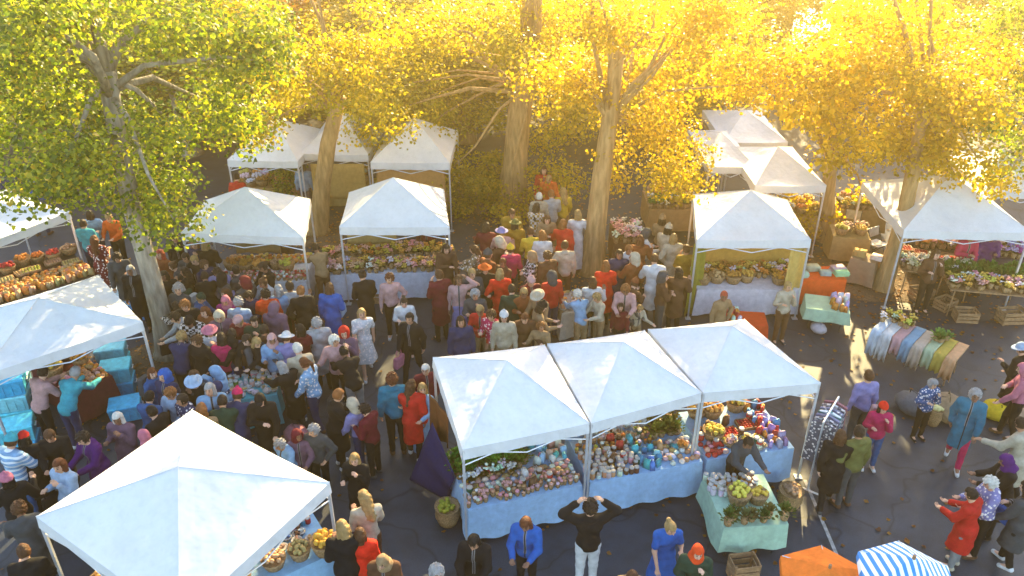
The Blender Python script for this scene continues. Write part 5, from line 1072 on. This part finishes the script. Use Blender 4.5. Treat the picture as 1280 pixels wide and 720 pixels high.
P_(948, 578, 'browse', -160, 'short', 'dark', 'jacket', 'dark_grey', 'trousers', 'black', 'beside the low green table', h=1.6)
# --- centre of the lane
P_(487, 348, 'stand', 190, 'curly', 'auburn', 'shirt', 'pale_pink', 'trousers', 'black', 'before the long flower table')
P_(549, 344, 'stand', 30, 'short', 'brown', 'coat', 'burgundy', 'trousers', 'black', 'by the flower tent right pole', h=1.84)
P_(505, 378, 'stand_b', 190, 'bun', 'dark', 'shirt', 'white', 'trousers', 'black', 'in the lane before the flower stall', h=1.6)
P_(512, 398, 'walk', 160, 'short', 'dark', 'jacket', 'black', 'trousers', 'black', 'beside the sunlit patch', h=1.74, shoe='white', bag=('tote', 'pink'))
P_(573, 350, 'armup', 185, 'long', 'brown', 'shirt', 'pale_pink', 'skirt', 'lavender', 'one arm raised to the head', h=1.72)
P_(590, 342, 'stand_b', 200, 'short', 'blond', 'coat', 'dark_grey', 'trousers', 'black', 'left of the bright red coat')
P_(606, 336, 'stand', 180, 'sunhat', 'orange', 'coat', 'black', 'trousers', 'black', 'left of the bright red coat')
P_(625, 342, 'stand', 10, 'bob', 'blond', 'coat', 'bright_red', 'trousers', 'dark_green', 'left of the centre crowd', h=1.7)
P_(594, 368, 'stand', 180, 'curly', 'grey', 'jacket', 'dark_grey', 'trousers', 'black', 'behind the joined tents')
P_(600, 388, 'stand', 170, 'short', 'blond', 'shirt', 'red', 'trousers', 'tan', 'just behind the joined tents')
P_(614, 394, 'stand_b', 160, 'curly', 'brown', 'shirt', 'hot_pink', 'trousers', 'tan', 'just behind the joined tents', pat='floral')
P_(630, 396, 'stand', 180, 'beanie', 'white', 'jacket', 'cream', 'trousers', 'tan', 'just behind the joined tents')
P_(656, 398, 'stand', 185, 'short', 'auburn', 'coat', 'brown', 'trousers', 'black', 'just behind the joined tents', h=1.66)
P_(676, 408, 'stand', 170, 'curly', 'ginger', 'shirt', 'tan', 'trousers', 'tan', 'just behind the joined tents', h=1.5)
P_(655, 366, 'stand_b', 190, 'short', 'blond', 'shirt', 'rust', 'trousers', 'brown', 'amid the centre crowd')
P_(672, 370, 'hold', 150, 'sunhat', 'cream', 'shirt', 'tan', 'trousers', 'tan', 'amid the centre crowd')
P_(664, 352, 'stand', 200, 'beanie', 'pale_pink', 'coat', 'burgundy', 'trousers', 'black', 'amid the centre crowd')
P_(640, 362, 'stand', 0, 'short', 'dark', 'coat', 'dark_green', 'trousers', 'black', 'amid the centre crowd')
P_(576, 402, 'stand', 190, 'bob', 'dark', 'coat', 'navy', 'trousers', 'black', 'right of the long lavender skirt')
P_(608, 284, 'stand', 0, 'bob', 'dark', 'coat', 'burgundy', 'trousers', 'black', 'left of the yellow shrub path', h=1.74)
P_(627, 290, 'stand', 10, 'sunhat', 'lavender', 'shirt', 'pale_pink', 'trousers', 'tan', 'below the thick centre trunk')
P_(644, 280, 'stand', 0, 'sunhat', 'olive', 'coat', 'mustard', 'trousers', 'brown', 'below the thick centre trunk')
P_(638, 312, 'stand', 10, 'beanie', 'yellow', 'jacket', 'hot_pink', 'trousers', 'navy', 'below the thick centre trunk')
P_(663, 290, 'stand', 10, 'short', 'brown', 'shirt', 'yellow', 'trousers', 'brown', 'below the thick centre trunk', h=1.76)
P_(678, 294, 'stand', 0, 'bob', 'ginger', 'shirt', 'white', 'trousers', 'brown', 'between the two centre trunks')
P_(684, 320, 'stand', 30, 'curly', 'brown', 'coat', 'brown', 'trousers', 'tan', 'between the two centre trunks')
P_(704, 280, 'stand', 0, 'bob', 'ginger', 'coat', 'red', 'trousers', 'red', 'left of the ochre trunk', h=1.72)
P_(722, 268, 'stand', 0, 'bob', 'blond', 'robe', 'white', None, 'white', 'left of the ochre trunk', h=1.76)
P_(706, 307, 'stand', 5, 'short', 'brown', 'jacket', 'cream', 'trousers', 'brown', 'left of the ochre trunk', h=1.76)
P_(674, 246, 'stand', 0, 'short', 'white', 'jacket', 'cream', 'trousers', 'brown', 'on the far path by the shrub', h=1.75)
P_(689, 243, 'stand', 10, 'short', 'ginger', 'jacket', 'pale_grey', 'trousers', 'brown', 'on the far path by the shrub', h=1.78)
P_(704, 240, 'stand', 0, 'long', 'blond', 'shirt', 'yellow', 'trousers', 'tan', 'on the far path by the shrub')
P_(680, 213, 'stand', 180, 'bob', 'brown', 'jacket', 'red', 'trousers', 'brown', 'farthest on the path')
P_(686, 224, 'stand', 180, 'short', 'blond', 'jacket', 'orange', 'trousers', 'brown', 'farthest on the path')
P_(732, 338, 'stand', 5, 'bob', 'brown', 'shirt', 'white', 'trousers', 'black', 'in front of the ochre trunk', h=1.7)
P_(722, 368, 'browse', 20, 'curly', 'white', 'shirt', 'light_blue', 'trousers', 'tan', 'at the low cream table', h=1.6)
P_(746, 372, 'hold', 120, 'curly', 'blond', 'shirt', 'cream', 'trousers', 'tan', 'at the low cream table', h=1.55)
P_(757, 332, 'stand', 5, 'bob', 'ginger', 'coat', 'bright_red', 'trousers', 'black', 'right of the ochre trunk', h=1.72)
P_(786, 312, 'stand', 190, 'short', 'ginger', 'shirt', 'white', 'trousers', 'brown', 'right of the ochre trunk')
P_(774, 318, 'stand', 180, 'long', 'dark', 'coat', 'navy', 'trousers', 'black', 'right of the ochre trunk')
P_(818, 324, 'stand', 0, 'short', 'brown', 'coat', 'white', 'trousers', 'brown', 'standing tall in the golden light', h=1.82)
P_(800, 300, 'stand', 0, 'bob', 'auburn', 'coat', 'rust', 'trousers', 'brown', 'near the brown-clothed table')
P_(842, 298, 'stand', 10, 'bob', 'blond', 'coat', 'cream', 'trousers', 'brown', 'left of the sun-washed tent', h=1.72)
P_(858, 312, 'stand', 0, 'short', 'brown', 'shirt', 'mustard', 'trousers', 'brown', 'left of the sun-washed tent')
P_(782, 362, 'hold', 170, 'curly', 'ginger', 'shirt', 'pale_pink', 'trousers', 'navy', 'in the small group by the tents')
P_(790, 378, 'stand_b', 180, 'beanie', 'tan', 'jacket', 'dark_grey', 'trousers', 'brown', 'in the small group by the tents', h=1.3)
P_(776, 384, 'stand', 160, 'bob', 'dark', 'jacket', 'burgundy', 'trousers', 'black', 'in the small group by the tents', h=1.3)
P_(800, 386, 'stand', 200, 'curly', 'blond', 'shirt', 'cream', 'trousers', 'tan', 'in the small group by the tents', h=1.2)
P_(848, 340, 'stand', 0, 'bob', 'dark', 'coat', 'brown', 'trousers', 'black', 'left of the sun-washed tent')
P_(905, 370, 'stand', 200, 'short', 'red', 'shirt', 'tan', 'trousers', 'tan', 'before the off-white cloth', h=1.6)
P_(985, 358, 'stand', 190, 'short', 'blond', 'shirt', 'cream', 'trousers', 'brown', 'at the off-white cloth right end', h=1.6)
P_(558, 300, 'stand', 200, 'bob', 'dark', 'coat', 'brown', 'trousers', 'black', 'just right of the flower tent')
P_(296, 222, 'stand', 0, 'short', 'dark', 'jacket', 'red', 'trousers', 'navy', 'by the left back-row tent', h=1.7)
P_(378, 208, 'stand', 0, 'bob', 'black', 'jacket', 'light_blue', 'trousers', 'navy', 'between back-row tents')
P_(398, 300, 'browse', 30, 'short', 'dark', 'shirt', 'tan', 'trousers', 'brown', 'beside the mossy trunk')
P_(345, 300, 'stand', 180, 'short', 'brown', 'shirt', 'mustard', 'trousers', 'brown', 'behind the orange goods')
P_(530, 300, 'stand', 180, 'short', 'auburn', 'shirt', 'burgundy', 'trousers', 'brown', 'behind the long flower table')
P_(1170, 318, 'stand', 180, 'bob', 'brown', 'jacket', 'brown', 'trousers', 'black', 'behind the right stall table')
P_(1225, 312, 'stand', 170, 'short', 'dark', 'jacket', 'hot_pink', 'trousers', 'black', 'under the right-edge tent')
P_(1255, 318, 'stand', 160, 'bob', 'dark', 'puffer', 'purple', 'trousers', 'black', 'under the right-edge tent', h=1.76)
# --- right side
P_(1086, 470, 'stand', 10, 'short', 'brown', 'shirt', 'lavender', 'trousers', 'dark_grey', 'by the clothes rack', h=1.74)
P_(1104, 510, 'stand_b', 170, 'beanie', 'bright_red', 'jacket', 'hot_pink', 'trousers', 'denim', 'in the sunny street', h=1.5, shoe='white', bag=('backpack', 'pale_pink'))
P_(1051, 545, 'walk', -15, 'bob', 'brown', 'coat', 'black', 'trousers', 'black', 'right of the clothes rack', h=1.68)
P_(1074, 540, 'stand', 15, 'short', 'dark', 'jacket', 'olive', 'trousers', 'dark_grey', 'right of the clothes rack', h=1.74)
P_(1219, 494, 'walk_b', 150, 'curly', 'grey', 'coat', 'teal', 'trousers', 'hot_pink', 'walking in the street', h=1.72)
P_(1166, 480, 'stand_b', 190, 'curly', 'grey', 'jacket', 'denim', 'trousers', 'black', 'among the ground bags', pat='floral', h=1.4)
P_(1277, 436, 'stand', 30, 'sunhat', 'pale_blue', 'coat', 'black', 'trousers', 'black', 'at the right edge')
P_(1279, 462, 'stand_b', 60, 'hood', 'pink', 'jacket', 'pink', 'trousers', 'black', 'at the right edge')
P_(1276, 530, 'stand', 30, 'short', 'dark', 'coat', 'cream', 'trousers', 'black', 'at the right edge', h=1.74)
P_(1258, 576, 'hold', 70, 'headscarf', 'purple', 'coat', 'black', 'trousers', 'black', 'at the lower right', h=1.74)
P_(1214, 618, 'hold', 40, 'short', 'dark', 'coat', 'red', 'trousers', 'grey', 'at the lower right', h=1.62, shoe='cream')
P_(1238, 604, 'hold', 80, 'curly', 'white', 'jacket', 'lavender', 'trousers', 'black', 'at the lower right', pat='floral', h=1.66)
P_(1284, 610, 'stand', 30, 'bob', 'dark', 'coat', 'dark_grey', 'trousers', 'black', 'at the lower right', bag=('tote', 'blue'))
# --- more of the dense crowd, every one its own clothes
random_zone = [((215, 330, 330, 420), 'among the tightly packed left crowd', 16, ['black', 'navy', 'dark_grey', 'black', 'black', 'navy', 'dark_grey', 'black', 'burgundy', 'dark_green', 'brown', 'denim', 'mauve', 'pale_grey']),
    ((245, 405, 420, 460), 'near the turquoise table top side', 5, ['black', 'navy', 'dark_grey', 'burgundy', 'light_blue', 'pale_grey', 'brown']),
    ((590, 300, 700, 390), 'within the golden centre crowd', 7, ['brown', 'black', 'rust', 'tan', 'cream', 'burgundy', 'red', 'dark_grey', 'black', 'brown']),
    ((470, 345, 560, 385), 'in the cluster before the flower stall', 0, ['cream', 'brown', 'pale_pink', 'burgundy', 'tan']),
    ((765, 270, 860, 350), 'in the golden crowd left of the sun-washed tent', 6, ['tan', 'cream', 'rust', 'brown', 'burgundy', 'white', 'dark_grey']),
    ((600, 255, 720, 290), 'on the path by the thick trunk', 3, ['cream', 'tan', 'mustard', 'brown', 'rust']),
    ((180, 455, 270, 520), 'in the crowd below the leaning trunk', 7, ['black', 'navy', 'denim', 'dark_grey', 'light_blue'])]
used_xy = [(o.matrix_basis.translation.x, o.matrix_basis.translation.y) for o in COL.objects if o.name.split('.')[0] == 'person']
cr = random.Random(31)
for (x0, y0, x1, y1), plc, n, cols_ in random_zone:
    k = 0; tries = 0
    while k < n and tries < 900:
        tries += 1; px, py = cr.uniform(x0, x1), cr.uniform(y0, y1); p = W(px, py, 1.58)
        if any((p.x - a) ** 2 + (p.y - b) ** 2 < .40 ** 2 for a, b in used_xy): continue
        tc = cr.choice(cols_); top = cr.choice(['coat', 'jacket', 'jacket', 'shirt', 'puffer']); hair = cr.choice(['short', 'bob', 'long', 'curly', 'bun', 'ponytail', 'short', 'bob', 'beanie', 'hood']); hc = cr.choice(cols_) if hair in HATS else cr.choice(['dark', 'black', 'brown', 'dark', 'brown', 'blond', 'auburn', 'grey'])
        pat = cr.choice([None] * 7 + ['floral', 'check'])
        pn = {'check': 'checked ', 'floral': 'flowered '}.get(pat, '')
        lb = 'person in %s %s%s with %s %s' % (COLN(tc), pn, GNAME[top], '%s %s' % (COLN(hc), hair) if hair in HATS else '%s %s hair' % (HNAME[hair], hc), plc)
        if lb in USED or len(lb.split()) > 16: continue
        person(px, py, cr.choice(['stand', 'stand_b', 'hold', 'fold', 'stand', 'browse']), cr.uniform(0, 360), hair, hc, top, tc, 'trousers', cr.choice(['black', 'black', 'navy', 'dark_grey', 'brown', 'denim']), plc, h=cr.uniform(1.58, 1.8), pat=pat, xy=(p.x, p.y), bag=(cr.choice(['tote', 'backpack']), cr.choice(cols_)) if cr.random() < .22 else None)
        used_xy.append((p.x, p.y)); k += 1
